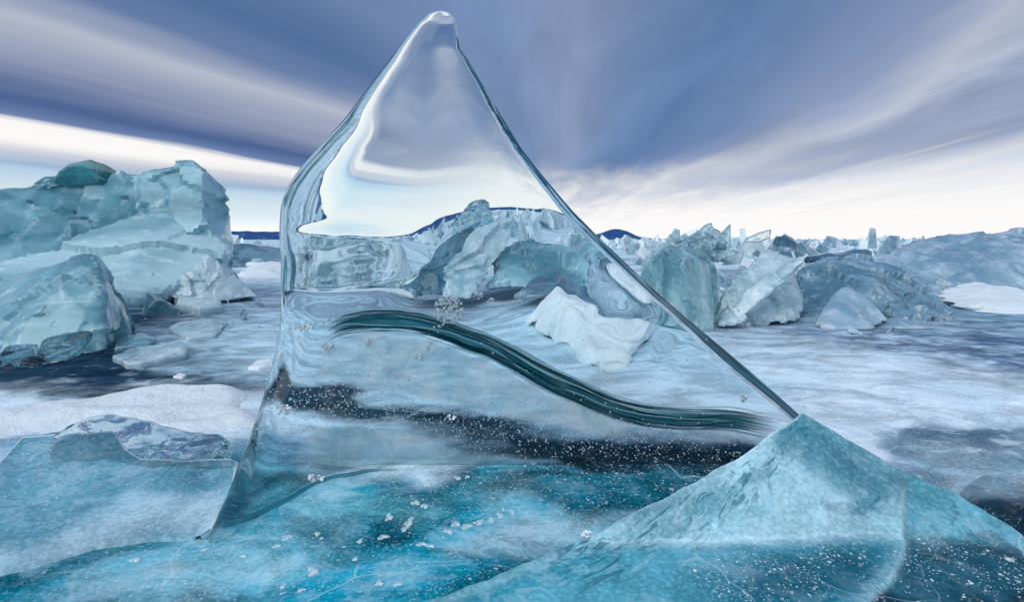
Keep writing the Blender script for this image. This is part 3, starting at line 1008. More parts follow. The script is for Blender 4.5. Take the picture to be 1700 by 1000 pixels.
lump('long_slab', [
    [(800, 482, 4.5), (803, 440, 4.7), (830, 428, 4.9), (920, 436, 4.9), (985, 462, 4.7), (1000, 490, 4.4), (900, 498, 4.2), (850, 430, 5.4), (980, 465, 5.3)],
], M_BLOCK, 0.018, 'long pale teal slab lying behind the middle of the clear shard', 'ice block', scoop=0.015, sscale=2.2, rough=0.01, seed=64, facet=0.05, fscale=2.4)
lump('dark_slab', [
    [(830, 500, 3.9), (850, 478, 4.1), (920, 472, 4.2), (990, 490, 4.1), (1030, 512, 3.8), (960, 520, 3.7), (880, 510, 3.7), (920, 478, 4.5)],
], M_BLOCKDARK, 0.014, 'dark teal slab lying in front of the long pale slab behind the shard', 'ice block', scoop=0.04, sscale=3, seed=65)
lump('snow_mound', [
    [(862, 541, 3.25), (880, 516, 3.2), (915, 497, 3.1), (960, 510, 2.95), (1040, 528, 2.75), (1062, 552, 2.95), (1050, 582, 2.55), (1030, 613, 2.2), (985, 616, 2.17), (930, 579, 2.62), (880, 551, 3.05), (912, 496, 3.5), (1040, 540, 3.4)],
], M_SNOW, 0.011, 'white snow mound just behind the clear shard, above the teal seam', 'snow', scoop=0.03, sscale=4.5, rough=0.03, rscale=8, seed=66, stretch=(1, 1, 0.8))
plate('ice_plate', [(500, 492), (540, 482, 0.02), (690, 478, 0.02), (700, 486), (560, 498)], 0.02, 0.03, M_SNOW,
      'long thin white ice plate seen through the clear shard', 'ice plate', voxel=0.014, scoop=0.015, sscale=4, seed=67)
lump('frozen_bank', [
    [(1040, 545, 3.3), (1100, 530, 3.9), (1300, 508, 4.3), (1500, 512, 4.4), (1640, 522, 4.2), (1660, 545, 3.4), (1500, 560, 2.95), (1300, 556, 3.0), (1130, 556, 3.0), (1300, 500, 5.5), (1600, 510, 5.5)],
], M_RIDGE, 0.022, 'low frozen grey blue bank round the feet of the tilted slab', 'ice ridge', scoop=0.05, sscale=2.0, rough=0.03, rscale=5, seed=69, stretch=(0.6, 1, 1))
lump('broken_slab', [
    [(500, 468, 5.6), (520, 430, 6.2), (580, 412, 6.4), (640, 425, 6.3), (655, 462, 5.8), (570, 478, 5.2), (580, 420, 7.2)],
    [(600, 470, 5.4), (650, 436, 5.8), (700, 440, 5.8), (705, 470, 5.4), (660, 440, 6.4)],
], M_BLOCKPALE, 0.022, 'pale broken ice heap warped by the bulging edge of the shard', 'ice block', scoop=0.03, sscale=2.6, rough=0.02, seed=68, facet=0.12, fscale=2.8)

# ---- broken ice scattered out to the skyline
def rubble_protos():
    out = []
    for k in range(18):
        bm = bmesh.new()
        r = random.Random(k + 5)
        kind = k % 3
        pts = []
        if kind == 0:      # broken plate on edge
            n = r.randint(4, 6)
            t = r.uniform(0.06, 0.14)
            for i in range(n):
                a = 6.283 * (i + r.uniform(-0.3, 0.3)) / n
                x, z = 0.8 * math.cos(a) * r.uniform(0.6, 1), 0.4 + 0.65 * math.sin(a) * r.uniform(0.6, 1.1)
                dx = r.uniform(-.04, .04)
                pts += [(x, -t, z), (x + dx, t, z + r.uniform(-.05, .05))]
        elif kind == 1:    # splinter
            for i in range(5):
                a = 6.283 * i / 5 + r.uniform(-.3, .3)
                pts.append((0.45 * math.cos(a), 0.3 * math.sin(a), -0.2))
                pts.append((0.36 * math.cos(a) + r.uniform(-.1, .3), 0.2 * math.sin(a), r.uniform(0.3, 0.9)))
            pts.append((r.uniform(0.1, 0.5), 0.05, 1.2))
        else:              # broken block
            for i in range(9):
                pts.append((r.uniform(-.8, .8), r.uniform(-.5, .5), r.choice([-0.2, r.uniform(.2, .8)])))
        hull_into(bm, pts)
        bmesh.ops.bevel(bm, geom=list(bm.edges), offset=0.012, segments=1, affect='EDGES')
        bmesh.ops.recalc_face_normals(bm, faces=bm.faces)
        me = bpy.data.meshes.new('rubble_block')
        bm.to_mesh(me)
        bm.free()
        out.append(me)
    return out


PROT = rubble_protos()
for me in PROT:
    me.materials.append(None)


HUE = {'snow': 'snow white', 'rubble_ice': 'pale blue', 'pale_block_ice': 'frosty white', 'dark_block_ice': 'dark teal', 'grey_ridge_ice': 'grey blue', 'blue_block_ice': 'blue', 'aqua_clear_ice': 'glassy aqua'}


def rubble(n, pxr, pyr, size, mats, label, group, seed, tilt=0.6):
    r = random.Random(seed)
    for i in range(n):
        px = r.uniform(*pxr)
        py = r.uniform(*pyr)
        d = gd(py)
        s = size[0] * (size[1] / size[0]) ** r.random() * d / FPX
        o = bpy.data.objects.new('rubble_block', r.choice(PROT))
        COL.objects.link(o)
        x, y, z = P(px, py, d)
        o.location = (x, y, -0.08 * s)
        o.rotation_euler = (r.gauss(0, tilt * 0.5), r.gauss(0, tilt), r.uniform(0, 6.283))
        o.scale = (s, s * r.uniform(0.6, 1.2), s * r.uniform(0.6, 1.3))
        o.material_slots[0].link = 'OBJECT'
        mm = r.choice(mats)
        o.material_slots[0].material = mm
        tag(o, HUE.get(mm.name, 'pale') + ' ' + label, 'ice block', group)


MR = [M_RUBBLE, M_RUBBLE, M_BLOCKPALE, M_BLOCKDARK, M_AQUA, M_BLOCKPALE, M_SNOW]
rubble(24, (1035, 1345), (420, 440), (26, 52), MR, 'large broken ice block in the rubble heap behind the tilted slab', 'large rubble behind the tilted slab', 131)
rubble(75, (1030, 1345), (410, 446), (14, 40), MR, 'broken ice block among the rubble beyond the shard edge', 'rubble beyond the shard edge', 101)
rubble(46, (800, 1010), (410, 450), (14, 40), MR, 'broken ice block seen through the shard beside the glassy crystal', 'rubble behind the shard', 107)
rubble(30, (390, 740), (406, 448), (10, 36), [M_SNOW, M_RUBBLE, M_BLOCKPALE], 'small broken ice block on the snow near the lens shaped slab', 'rubble near the lens shaped slab', 109)
rubble(36, (1330, 1600), (412, 436), (10, 26), MR, 'broken ice block scattered before the long grey ridge', 'rubble before the ridge', 133)
rubble(30, (1180, 1570), (448, 522), (12, 34), [M_RUBBLE, M_BLOCKPALE, M_AQUA, M_MIDBLUE], 'broken ice shard wedged between the larger blocks near the tilted slab', 'shards between the larger blocks', 137)
rubble(22, (1330, 1470), (432, 475), (12, 34), [M_BLOCKDARK, M_RUBBLE, M_RIDGE], 'broken ice block between the tilted slab and the long ridge', 'rubble by the ridge', 113)
rubble(20, (1180, 1560), (520, 556), (6, 22), [M_RIDGE, M_BLOCKDARK, M_BLOCKPALE], 'small ice lump frozen in at the feet of the tilted slab', 'lumps at the feet of the tilted slab', 117)
rubble(16, (230, 440), (500, 545), (6, 16), [M_BLOCKDARK, M_BLOCKPALE, M_BLOCK], 'small ice lump on the ice below the frosty pyramid', 'lumps below the frosty pyramid', 119)


def far_rubble():
    """the jumble towards the skyline, too small and dense to tell apart"""
    r = np.random.default_rng(41)
    V, F, MI, off = [], [], [], 0
    data = []
    for me in PROT:
        v = np.array([w.co[:] for w in me.vertices])
        data.append((v, [tuple(p.vertices) for p in me.polygons]))
    for i in range(1500):
        py = 400.6 + 13 * r.uniform() ** 1.4
        px = r.uniform(-200, 1900)
        if px < 470 and r.uniform() < 0.7:
            continue
        d = gd(py)
        sz = (3.0 + 11 * r.uniform() ** 2) * (0.45 + (py - 400) / 12) / FPX * d * 1.1
        v, fs = data[r.integers(len(data))]
        a, b = r.uniform(0, 6.283), r.normal(0, 0.45)
        ca, sa, cb, sb = math.cos(a), math.sin(a), math.cos(b), math.sin(b)
        w = v * sz
        w = np.stack([w[:, 0] * cb + w[:, 2] * sb, w[:, 1], -w[:, 0] * sb + w[:, 2] * cb], 1)
        w = np.stack([w[:, 0] * ca - w[:, 1] * sa, w[:, 0] * sa + w[:, 1] * ca, w[:, 2]], 1)
        V.append(w + np.array([(px - 850) / FPX * d, d, 0]))
        F += [tuple(k + off for k in q) for q in fs]
        MI += [int(r.integers(4))] * len(fs)
        off += len(v)
    me = bpy.data.meshes.new('far_rubble')
    me.from_pydata([tuple(q) for q in np.vstack(V)], [], F)
    for mm in (M_RUBBLE, M_BLOCKPALE, M_MIDBLUE, M_SNOW):
        me.materials.append(mm)
    me.polygons.foreach_set('material_index', MI)
    me.update()
    o = link('far_rubble', me)
    tag(o, 'dense jumble of tiny broken ice reaching the skyline', 'ice rubble', None, 'stuff')


far_rubble()


# ------------------------------------------------------------------ the foreground wedge on the right
def build_wedge():
    # upper edge (px, py, height) and the level line where the steep face meets the low ledge in front
    top = np.array([(470, 1112, .020), (700, 1002, .020), (850, 946, .020), (975, 893, .022), (1100, 828, .052), (1215, 768, .090), (1290, 716, .130), (1332, 687, .156),
                    (1420, 741, .105), (1510, 786, .066), (1600, 828, .034), (1655, 862, .014), (1760, 930, .012), (1900, 1010, .012)], float)
    n = 420
    seg = np.r_[0, np.cumsum(np.hypot(np.diff(top[:, 0]), np.diff(top[:, 1])))]
    tt = np.linspace(0, seg[-1], n)
    T_ = np.stack([np.interp(tt, seg, top[:, k]) for k in range(3)], 1)
    jit = fbm(np.stack([tt * 0.02, 0 * tt, 0 * tt], 1), 71, 5, 0.6)
    T_[:, 1] += jit * 5 * sstep(np.abs(T_[:, 0] - 1332), 8, 60)
    dA = (CAM_H - T_[:, 2]) * FPX / (T_[:, 1] - HOR)
    A = np.stack([(T_[:, 0] - 850) / FPX * dA, dA, T_[:, 2]], 1)
    kx = np.interp(T_[:, 0], [470, 975, 1100, 1215, 1332, 1510, 1655, 1900], [470, 978, 1130, 1240, 1340, 1505, 1640, 1890])
    ky = np.interp(T_[:, 0], [470, 700, 975, 1100, 1332, 1510, 1600, 1655, 1900], [1118, 1008, 899, 897, 893, 888, 885, 876, 1018]) + 4 * jit
    ky = np.maximum(ky, T_[:, 1] + 4)
    zk = np.where(T_[:, 0] < 1505, 0.017, 0.010)
    dK = (CAM_H - zk) * FPX / (ky - HOR)
    K = np.stack([(kx - 850) / FPX * dK, dK, zk], 1)
    f = np.linspace(0, 1, n)
    B = np.stack([np.interp(f, [0, .35, .7, 1], [-0.24, 0.10, 0.60, 1.02]), np.interp(f, [0, .35, .7, 1], [0.52, 0.44, 0.44, 0.5]), np.full(n, 0.014)], 1)
    B[:, 1] = np.minimum(B[:, 1], K[:, 1] - 0.03)
    rows = []
    back = A + np.array([0, 0.10, 0])
    back[:, 2] = -0.04
    rows.append(back)
    rows.append(A + np.array([0, 0.006, -0.006]))
    for k in range(100):
        rows.append(A + (K - A) * (k / 99.0))
    for k in range(1, 110):
        rows.append(K + (B - K) * (k / 109.0))
    low_edge = B + np.array([0, -0.01, 0])
    low_edge[:, 2] = -0.03
    rows.append(low_edge)
    V = np.stack(rows)
    q = V.reshape(-1, 3)
    face = np.repeat((np.arange(len(rows)) >= 2) & (np.arange(len(rows)) < len(rows) - 1), n)
    x, y, z = q[:, 0].copy(), q[:, 1].copy(), q[:, 2].copy()
    px = 850 + x / y * FPX
    py = HOR + (CAM_H - z) / y * FPX
    w1 = fbm(np.stack([x * 7, y * 7, z * 7], 1), 81, 4)
    w2 = fbm(np.stack([x * 7 + 9, y * 7, z * 7], 1), 85, 4)
    qx, qy = px + 46 * w1, py + 34 * w2
    C = np.tile(np.array((0.20, 0.50, 0.58)), (len(q), 1)).astype(float)
    bub = np.zeros(len(q))
    matt = np.full(len(q), 0.12)
    # upper milky part
    m_ = blob(qx, qy, 1290, 830, 240, 105, -4, 0.5)
    C = lay(C, m_, (0.38, 0.64, 0.71), 0.9)
    m_ = blob(qx, qy, 1120, 880, 190, 55, -22, 0.6)
    C = lay(C, m_, (0.30, 0.60, 0.68), 0.7)
    # clear strip under the right hand ridge
    m_ = band(qx, qy, [(1335, 712), (1420, 770), (1500, 815)], 30, 0.8)
    C = lay(C, m_, (0.04, 0.22, 0.30), 0.8)
    scr = np.maximum(band(qx, qy, [(1325, 715), (1240, 790), (1160, 850), (1050, 895), (960, 930)], 42, 0.7), 0.8 * band(qx, qy, [(1390, 825), (1440, 835), (1475, 815)], 16, 0.9))
    m_ = band(qx, qy, [(1318, 730), (1240, 800), (1160, 860), (1090, 900)], 18, 0.8) * sstep(w1 + w2, -0.3, 0.3)
    C = lay(C, m_, (0.05, 0.24, 0.31), 0.75)
    m_ = band(qx, qy, [(1290, 745), (1200, 830), (1250, 850)], 12, 0.9) * sstep(w2 - w1, -0.2, 0.3)
    C = lay(C, m_, (0.05, 0.22, 0.30), 0.6)
    m_ = band(qx, qy, [(1180, 800), (1080, 855), (980, 905)], 10, 0.9) * sstep(w2, -0.2, 0.3)
    C = lay(C, m_, (0.06, 0.24, 0.32), 0.6)
    m_ = band(qx, qy, [(1390, 825), (1440, 835), (1475, 815)], 10, 0.9) * sstep(w1, -0.1, 0.3)
    C = lay(C, m_, (0.08, 0.24, 0.32), 0.8)
    # lower part: deep teal, below a level line
    rown = np.repeat(np.arange(len(rows)), n)
    low = sstep(rown, 101, 112) * (px > 600)
    sheer = (rown >= 2) & (rown <= 101)
    C = lay(C, low, (0.004, 0.27, 0.37), 0.92)
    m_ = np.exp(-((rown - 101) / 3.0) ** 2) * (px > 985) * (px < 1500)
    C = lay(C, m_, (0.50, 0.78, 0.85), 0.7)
    m_ = blob(qx, qy, 1180, 925, 240, 22, 0, 0.8)
    C = lay(C, m_ * low, (0.12, 0.52, 0.64), 0.7)
    m_ = blob(qx, qy, 1000, 985, 240, 55, -16, 0.6)
    C = lay(C, m_ * low, (0.13, 0.50, 0.62), 0.8)
    m_ = blob(qx, qy, 1330, 960, 150, 55, 0, 0.7)
    C = lay(C, m_ * low, (0.012, 0.10, 0.15), 0.85)
    bub = np.maximum(bub, m_ * low)
    # right end: a fracture, then dark clear ice full of bubbles
    crx = np.interp(py, [780, 850, 895, 930, 960, 1000, 1300], [1516, 1508, 1500, 1490, 1474, 1440, 1300]) + 16 * w2 + 8 * w1
    right = sstep(px, crx - 3, crx + 3)
    C = lay(C, right, (0.10, 0.36, 0.45), 0.9)
    drk = right * sstep(rown + 26 * w1 + 14 * w2, 72, 128)
    C = lay(C, drk, (0.002, 0.03, 0.05), 0.97)
    C = lay(C, drk * sstep(w1 + w2, 0.0, 0.5), (0.01, 0.14, 0.2), 0.7)
    bub = np.maximum(bub, drk)
    m_ = np.maximum(np.exp(-((px - crx + 3) / 4.5) ** 2), 0.45 * np.exp(-((px - crx + 14) / 16.0) ** 2)) * sstep(py, 790, 830)
    C = lay(C, m_, (0.40, 0.68, 0.76), 0.75)
    m_ = band(px, py, [(1585, 832), (1590, 850), (1580, 868)], 3, 0.8)
    C = lay(C, m_, (0.06, 0.22, 0.3), 0.8)
    # rim along the upper edge, its light painted into the tint
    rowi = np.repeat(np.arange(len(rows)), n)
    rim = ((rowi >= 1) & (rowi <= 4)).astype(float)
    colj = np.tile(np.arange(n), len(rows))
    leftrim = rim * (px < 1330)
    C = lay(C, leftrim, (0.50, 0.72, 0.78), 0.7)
    # relief: scoops and fine fracture lines in the upper part
    f1, f2 = worley(np.stack([x * 16 + 2 * w1, y * 16, z * 16], 1), 91)
    amp = 0.004 * (1 - low) * face
    q[:, 2] += amp * (f1 - 0.45)
    ff = facets(np.stack([x * 9 + 0.4 * w1, y * 9, z * 9], 1), 93)
    q[:, 2] += 0.0030 * ff * face * sstep(rowi, 2, 10) * (1 - low)
    q[:, 2] += 0.0015 * w1 * face * sstep(rowi, 2, 12)
    q[:, 2] -= 0.006 * right * face * sstep(rowi, 4, 30)
    me = grid_mesh('milky_wedge', q.reshape(V.shape))
    set_attr(me, 'scr', scr * face)
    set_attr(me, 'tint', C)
    set_attr(me, 'bub', bub)
    set_attr(me, 'matt', matt)
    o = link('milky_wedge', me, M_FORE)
    return tag(o, 'broad milky teal ice wedge with a peaked ridge touching the shard', 'ice block')


WEDGE = build_wedge()


# ------------------------------------------------------------------ the foreground sheet on the left
def build_sheet():
    back = np.array([(-160, 800, .03), (-30, 800, .045), (0, 768, .055), (38, 726, .062), (90, 722, .062), (150, 728, .06), (190, 724, .06), (207, 748, .048), (235, 764, .04), (300, 767, .036), (392, 766, .03)], float)
    right = np.array([(392, 766, .03), (386, 800, .028), (372, 840, .024), (348, 878, .016), (330, 889, .012)], float)
    n = 260
    def res(pts, n):
        seg = np.r_[0, np.cumsum(np.hypot(np.diff(pts[:, 0]), np.diff(pts[:, 1])))]
        tt = np.linspace(0, seg[-1], n)
        return np.stack([np.interp(tt, seg, pts[:, k]) for k in range(3)], 1)
    top = np.vstack([res(back, n), res(right, 90)[1:]])
    d = (CAM_H - top[:, 2]) * FPX / (top[:, 1] - HOR)
    A = np.stack([(top[:, 0] - 850) / FPX * d, d, top[:, 2]], 1)
    ft = np.array([(-200, 985), (-60, 962), (60, 935), (160, 905), (250, 893), (300, 893), (326, 890)], float)
    N = len(A)
    f = np.linspace(0, 1, N)
    fx = np.interp(f, np.linspace(0, 1, 7), ft[:, 0])
    fy = np.interp(f, np.linspace(0, 1, 7), ft[:, 1])
    dz = 0.006
    db = (CAM_H - dz) * FPX / (fy - HOR)
    B = np.stack([(fx - 850) / FPX * db, db, np.full(N, dz)], 1)
    rows = []
    sk = A + np.array([0.0, 0.02, 0])
    sk[:, 2] = -0.02
    rows.append(sk)
    rows.append(A + np.array([0.002, 0.004, -0.006]))
    m = 130
    for k in range(m):
        t = k / (m - 1)
        rows.append(A * (1 - t) + B * t)
    end = B + np.array([0, -0.012, 0])
    end[:, 2] = -0.02
    rows.append(end)
    V = np.stack(rows)
    q = V.reshape(-1, 3)
    x, y, z = q.T
    px = 850 + x / y * FPX
    py = HOR + (CAM_H - z) / y * FPX
    w1 = fbm(np.stack([x * 6, y * 6, z * 6], 1), 121, 5)
    w2 = fbm(np.stack([x * 6 + 5, y * 6, z * 6], 1), 125, 5)
    qx, qy = px + 60 * w1, py + 36 * w2
    C = np.tile(np.array((0.13, 0.36, 0.46)), (len(q), 1)).astype(float)
    C = lay(C, sstep(w1 + 0.5 * w2, 0.05, 0.5), (0.38, 0.62, 0.71), 0.8)
    C = lay(C, sstep(-w1, 0.05, 0.45), (0.11, 0.33, 0.44), 0.8)
    C = lay(C, blob(qx, qy, 130, 740, 120, 18, 0, 0.7), (0.14, 0.34, 0.42), 0.6)
    C = lay(C, blob(qx, qy, 150, 900, 120, 20, -15, 0.8), (0.52, 0.70, 0.77), 0.6)
    C = lay(C, blob(qx, qy, 330, 850, 60, 30, -30, 0.8), (0.50, 0.70, 0.76), 0.7)
    rowi = np.repeat(np.arange(len(rows)), N)
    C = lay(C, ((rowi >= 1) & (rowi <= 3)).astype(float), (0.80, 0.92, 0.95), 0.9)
    q[:, 2] += 0.004 * w1 * ((rowi > 2) & (rowi < len(rows) - 1))
    me = grid_mesh('flat_sheet', q.reshape(V.shape))
    set_attr(me, 'tint', C)
    set_attr(me, 'bub', np.full(len(q), 0.45))
    set_attr(me, 'matt', np.full(len(q), 0.15))
    o = link('flat_sheet', me, M_FORE)
    return tag(o, 'flat grey blue ice sheet with a thin white raised lip', 'ice plate')


SHEET = build_sheet()


# ------------------------------------------------------------------ the clear shard
L_ = np.array([(18, 722), (22, 710), (30, 702), (40, 693), (60, 676), (100, 646), (150, 607), (200, 570), (240, 533), (280, 497), (310, 477), (340, 466), (380, 463), (450, 466),
               (520, 467), (570, 460), (620, 448), (680, 430), (750, 405), (820, 378), (885, 346), (960, 305)], float)
R_ = np.array([(18, 738), (22, 748), (30, 756), (60, 760), (80, 764), (100, 778), (150, 806), (200, 837), (250, 868), (300, 908), (350, 950), (400, 1000), (450, 1052), (500, 1108),
               (550, 1166), (600, 1225), (640, 1272), (690, 1328), (760, 1408), (960, 1630)], float)
SH_TOP, SH_BOT = 18.0, 930.0


def smooth_edge(E, win=46):
    yy = np.arange(18.0, 961.0, 1.0)
    v = np.interp(yy, E[:, 0], E[:, 1])
    k = np.hanning(win + 3)
    k /= k.sum()
    h = (len(k) - 1) // 2
    sl0, sl1 = v[1] - v[0], v[-1] - v[-2]
    w = np.convolve(np.r_[v[0] + sl0 * np.arange(-h, 0), v, v[-1] + sl1 * np.arange(1, h + 1)], k, 'valid')[:len(v)]
    f = sstep(yy, 90, 130)
    return np.stack([yy, v * (1 - f) + w * f], 1)


L_, R_ = smooth_edge(L_), smooth_edge(R_, 30)


def shard_depth(px, py):
    """distance of the shard's middle"""
    base = 1.31 + 0.0 * px
    near = sstep(px, 640, 300) * sstep(py, 520, 900)
    return base - 0.36 * near - 0.05 * sstep(py, 250, 20)


def shard_thick(py):
    return np.interp(py, THK[:, 0], THK[:, 1])


BEV = smooth_edge(np.array([(18, 14), (60, 30), (200, 80), (330, 105), (420, 80), (600, 46), (960, 40)], float), 90)
THK = smooth_edge(np.array([(18, 0.018), (40, 0.04), (120, 0.075), (250, 0.11), (400, 0.125), (600, 0.12), (780, 0.10), (960, 0.09)], float), 90)


def build_shard():
    rows = np.r_[np.arange(18, 40, 2.0), np.arange(40, SH_BOT + 1, 4.0)]
    nf, nk = 150, 12
    s = np.linspace(0, 1, nf)
    s = 0.5 * s + 0.5 * (3 * s ** 2 - 2 * s ** 3)   # denser at both ends
    rings = []
    for py in rows:
        xl = np.interp(py, L_[:, 0], L_[:, 1])
        xr = np.interp(py, R_[:, 0], R_[:, 1])
        fac = np.interp(py, [18, 60, 90, 300, 500, 660, 700], [1, 2, 7, 14, 22, 28, 28])
        wid = xr - xl
        fac *= 1 + 0.45 * float(fbm(np.array([[py * 0.016, 3.3, 0.0]]), 151, 4)[0])
        fac = min(fac, wid * 0.2)
        bev = np.interp(py, BEV[:, 0], BEV[:, 1])
        bev = min(bev, wid * 0.45)
        th = shard_thick(py)
        # front, left to right
        pf = xl + s * (xr - fac - xl)
        pb = xl + s * (xr - xl)

        def prof(p):
            u = np.clip((p - xl) / bev, 0, 1)
            rnd = np.sqrt(np.maximum(1 - (1 - u) ** 2, 0))
            v = np.clip((xr - p) / (0.5 * wid + 1e-6), 0, 1)
            return rnd * (0.72 + 0.28 * sstep(v, 0, 1))
        df = shard_depth(pf, py) - 0.5 * th * prof(pf)
        db = shard_depth(pb, py) + 0.5 * th * prof(pb)
        F = np.stack([pf, np.full(nf, py), df], 1)
        Bk = np.stack([pb, np.full(nf, py), db], 1)[::-1]
        t = np.linspace(0, 1, nk + 2)[1:-1]
        K = F[-1] * (1 - t)[:, None] + Bk[0] * t[:, None]
        # slightly bulging facet with a chipped groove
        rings.append(np.vstack([F, K, Bk[:-1]]))
    Q = np.stack(rings)                 # rows, ring, (px,py,d)
    R, n = Q.shape[:2]
    q = Q.reshape(-1, 3)
    px, py, d = q[:, 0].copy(), q[:, 1].copy(), q[:, 2].copy()
    mid = shard_depth(px, py)
    front = (d < mid)
    X = (px - 850) / FPX * 1.25
    Z = -(py - HOR) / FPX * 1.25
    xl = np.interp(py, L_[:, 0], L_[:, 1])
    xr = np.interp(py, R_[:, 0], R_[:, 1])
    inner = sstep(px, xl, xl + 60) * sstep(px, xr, xr - 60)
    pt = np.stack([X, Z, np.where(front, 0.0, 7.0)], 1)
    wav = fbm(pt * np.array([4, 5, 1]), 201, 2) * 0.0030 * (1 - 0.55 * sstep(py, 500, 600)) + fbm(pt * np.array([14, 18, 1]), 205, 2) * 0.0004 * sstep(py, 300, 420) * (1 - 0.8 * sstep(py, 500, 580))
    rough_zone = sstep(py, 380, 460) * sstep(py, 640, 540) * sstep(px, 850, 1000)
    wav += rough_zone * fbm(pt * 16, 207, 2) * 0.003
    lz = sstep(py, 350, 400) * sstep(py, 520, 470) * sstep(px, 720, 560)
    wav += lz * fbm(pt * np.array([2.5, 17, 1]) + 0.6 * fbm(pt * 5, 213, 2)[:, None], 209, 2) * 0.0055
    d += wav * inner
    # lens-like dimple near the right edge
    r = np.hypot((px - 1030) / 62.0, (py - 472) / 78.0)
    d += np.where(front, -1, 1) * 0.011 * np.exp(-(r ** 2) * 1.6) * inner
    # edge ripple so that the rim is not machined
    rip = fbm(np.stack([py * 0.012, 0 * py, 0 * py], 1), 211, 3)
    px = px + (1 - inner) * rip * 1.2
    V = np.stack([(px - 850) / FPX * d, d, CAM_H - (py - HOR) / FPX * d], 1)
    vs = [V[i] for i in range(len(V))]
    faces = []
    for i in range(R - 1):
        a, b = i * n, (i + 1) * n
        for j in range(n):
            k = (j + 1) % n
            faces.append((a + j, a + k, b + k, b + j))
    # caps
    ct = V[:n].mean(0) + np.array([0, 0, 0.002])
    cb = V[-n:].mean(0)
    vs += [ct, cb]
    it, ib = len(vs) - 2, len(vs) - 1
    for j in range(n):
        k = (j + 1) % n
        faces.append((it, k, j))
        faces.append((ib, (R - 1) * n + j, (R - 1) * n + k))
    me = mesh('clear_blade', vs, faces)
    me.materials.append(M_SHARD)
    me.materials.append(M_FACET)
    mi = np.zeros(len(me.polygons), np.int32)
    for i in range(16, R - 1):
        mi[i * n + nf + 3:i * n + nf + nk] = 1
    me.polygons.foreach_set('material_index', mi)
    bm = bmesh.new()
    bm.from_mesh(me)
    bmesh.ops.recalc_face_normals(bm, faces=bm.faces)
    bm.to_mesh(me)
    bm.free()
    return me


SHARD = empty('ice_shard', P(850, 780, 1.25))
tag(SHARD, 'tall clear ice shard shaped like a fin, standing in the centre', 'ice shard')


def under(root, o):
    o.parent = root
    o.matrix_parent_inverse = root.matrix_basis.inverted()
    return o


def mat_facet():
    m, T, b, o = new_mat('edge_facet_ice')
    tc = T.node('ShaderNodeTexCoord').outputs['Object']
    # dark reflections and glints, painted as streaks down the fracture edge
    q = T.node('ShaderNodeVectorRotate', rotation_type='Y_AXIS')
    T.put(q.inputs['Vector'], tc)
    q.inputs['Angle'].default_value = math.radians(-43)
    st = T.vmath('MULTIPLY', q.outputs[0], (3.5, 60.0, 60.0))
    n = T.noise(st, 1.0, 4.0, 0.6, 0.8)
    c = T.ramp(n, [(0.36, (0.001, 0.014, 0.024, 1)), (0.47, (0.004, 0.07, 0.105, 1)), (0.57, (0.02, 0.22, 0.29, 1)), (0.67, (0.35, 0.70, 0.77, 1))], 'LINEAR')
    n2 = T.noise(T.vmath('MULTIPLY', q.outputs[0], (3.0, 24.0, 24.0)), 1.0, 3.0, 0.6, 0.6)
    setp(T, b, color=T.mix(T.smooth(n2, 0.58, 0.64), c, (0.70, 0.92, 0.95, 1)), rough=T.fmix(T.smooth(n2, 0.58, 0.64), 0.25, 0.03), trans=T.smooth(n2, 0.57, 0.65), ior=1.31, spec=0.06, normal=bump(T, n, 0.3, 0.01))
    return m


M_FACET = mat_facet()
under(SHARD, link('clear_blade', build_shard()))


# curved refracted fold in the shard, imitated by a tinted ribbon and strands
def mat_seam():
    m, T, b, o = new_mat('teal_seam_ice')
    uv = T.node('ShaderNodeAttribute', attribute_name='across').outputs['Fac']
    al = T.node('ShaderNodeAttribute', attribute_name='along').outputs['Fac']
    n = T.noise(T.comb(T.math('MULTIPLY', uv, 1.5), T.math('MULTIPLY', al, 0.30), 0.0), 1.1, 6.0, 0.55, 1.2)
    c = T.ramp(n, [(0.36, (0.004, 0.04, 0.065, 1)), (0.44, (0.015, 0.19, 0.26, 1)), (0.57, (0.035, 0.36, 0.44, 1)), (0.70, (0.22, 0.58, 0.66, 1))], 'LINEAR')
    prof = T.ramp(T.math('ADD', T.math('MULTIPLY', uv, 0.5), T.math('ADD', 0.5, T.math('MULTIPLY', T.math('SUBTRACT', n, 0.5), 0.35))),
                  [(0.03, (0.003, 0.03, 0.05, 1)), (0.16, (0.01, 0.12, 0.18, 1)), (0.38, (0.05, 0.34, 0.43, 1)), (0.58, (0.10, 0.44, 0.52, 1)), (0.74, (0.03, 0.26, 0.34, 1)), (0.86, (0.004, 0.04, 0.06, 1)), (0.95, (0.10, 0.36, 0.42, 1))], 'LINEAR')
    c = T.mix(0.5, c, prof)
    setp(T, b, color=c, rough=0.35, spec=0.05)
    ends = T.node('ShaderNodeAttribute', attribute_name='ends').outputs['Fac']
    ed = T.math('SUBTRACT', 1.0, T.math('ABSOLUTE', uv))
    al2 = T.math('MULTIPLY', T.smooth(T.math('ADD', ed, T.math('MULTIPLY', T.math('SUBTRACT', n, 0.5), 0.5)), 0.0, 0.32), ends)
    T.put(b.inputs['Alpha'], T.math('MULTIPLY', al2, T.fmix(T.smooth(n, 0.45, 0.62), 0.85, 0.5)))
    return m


M_SEAM = mat_seam()


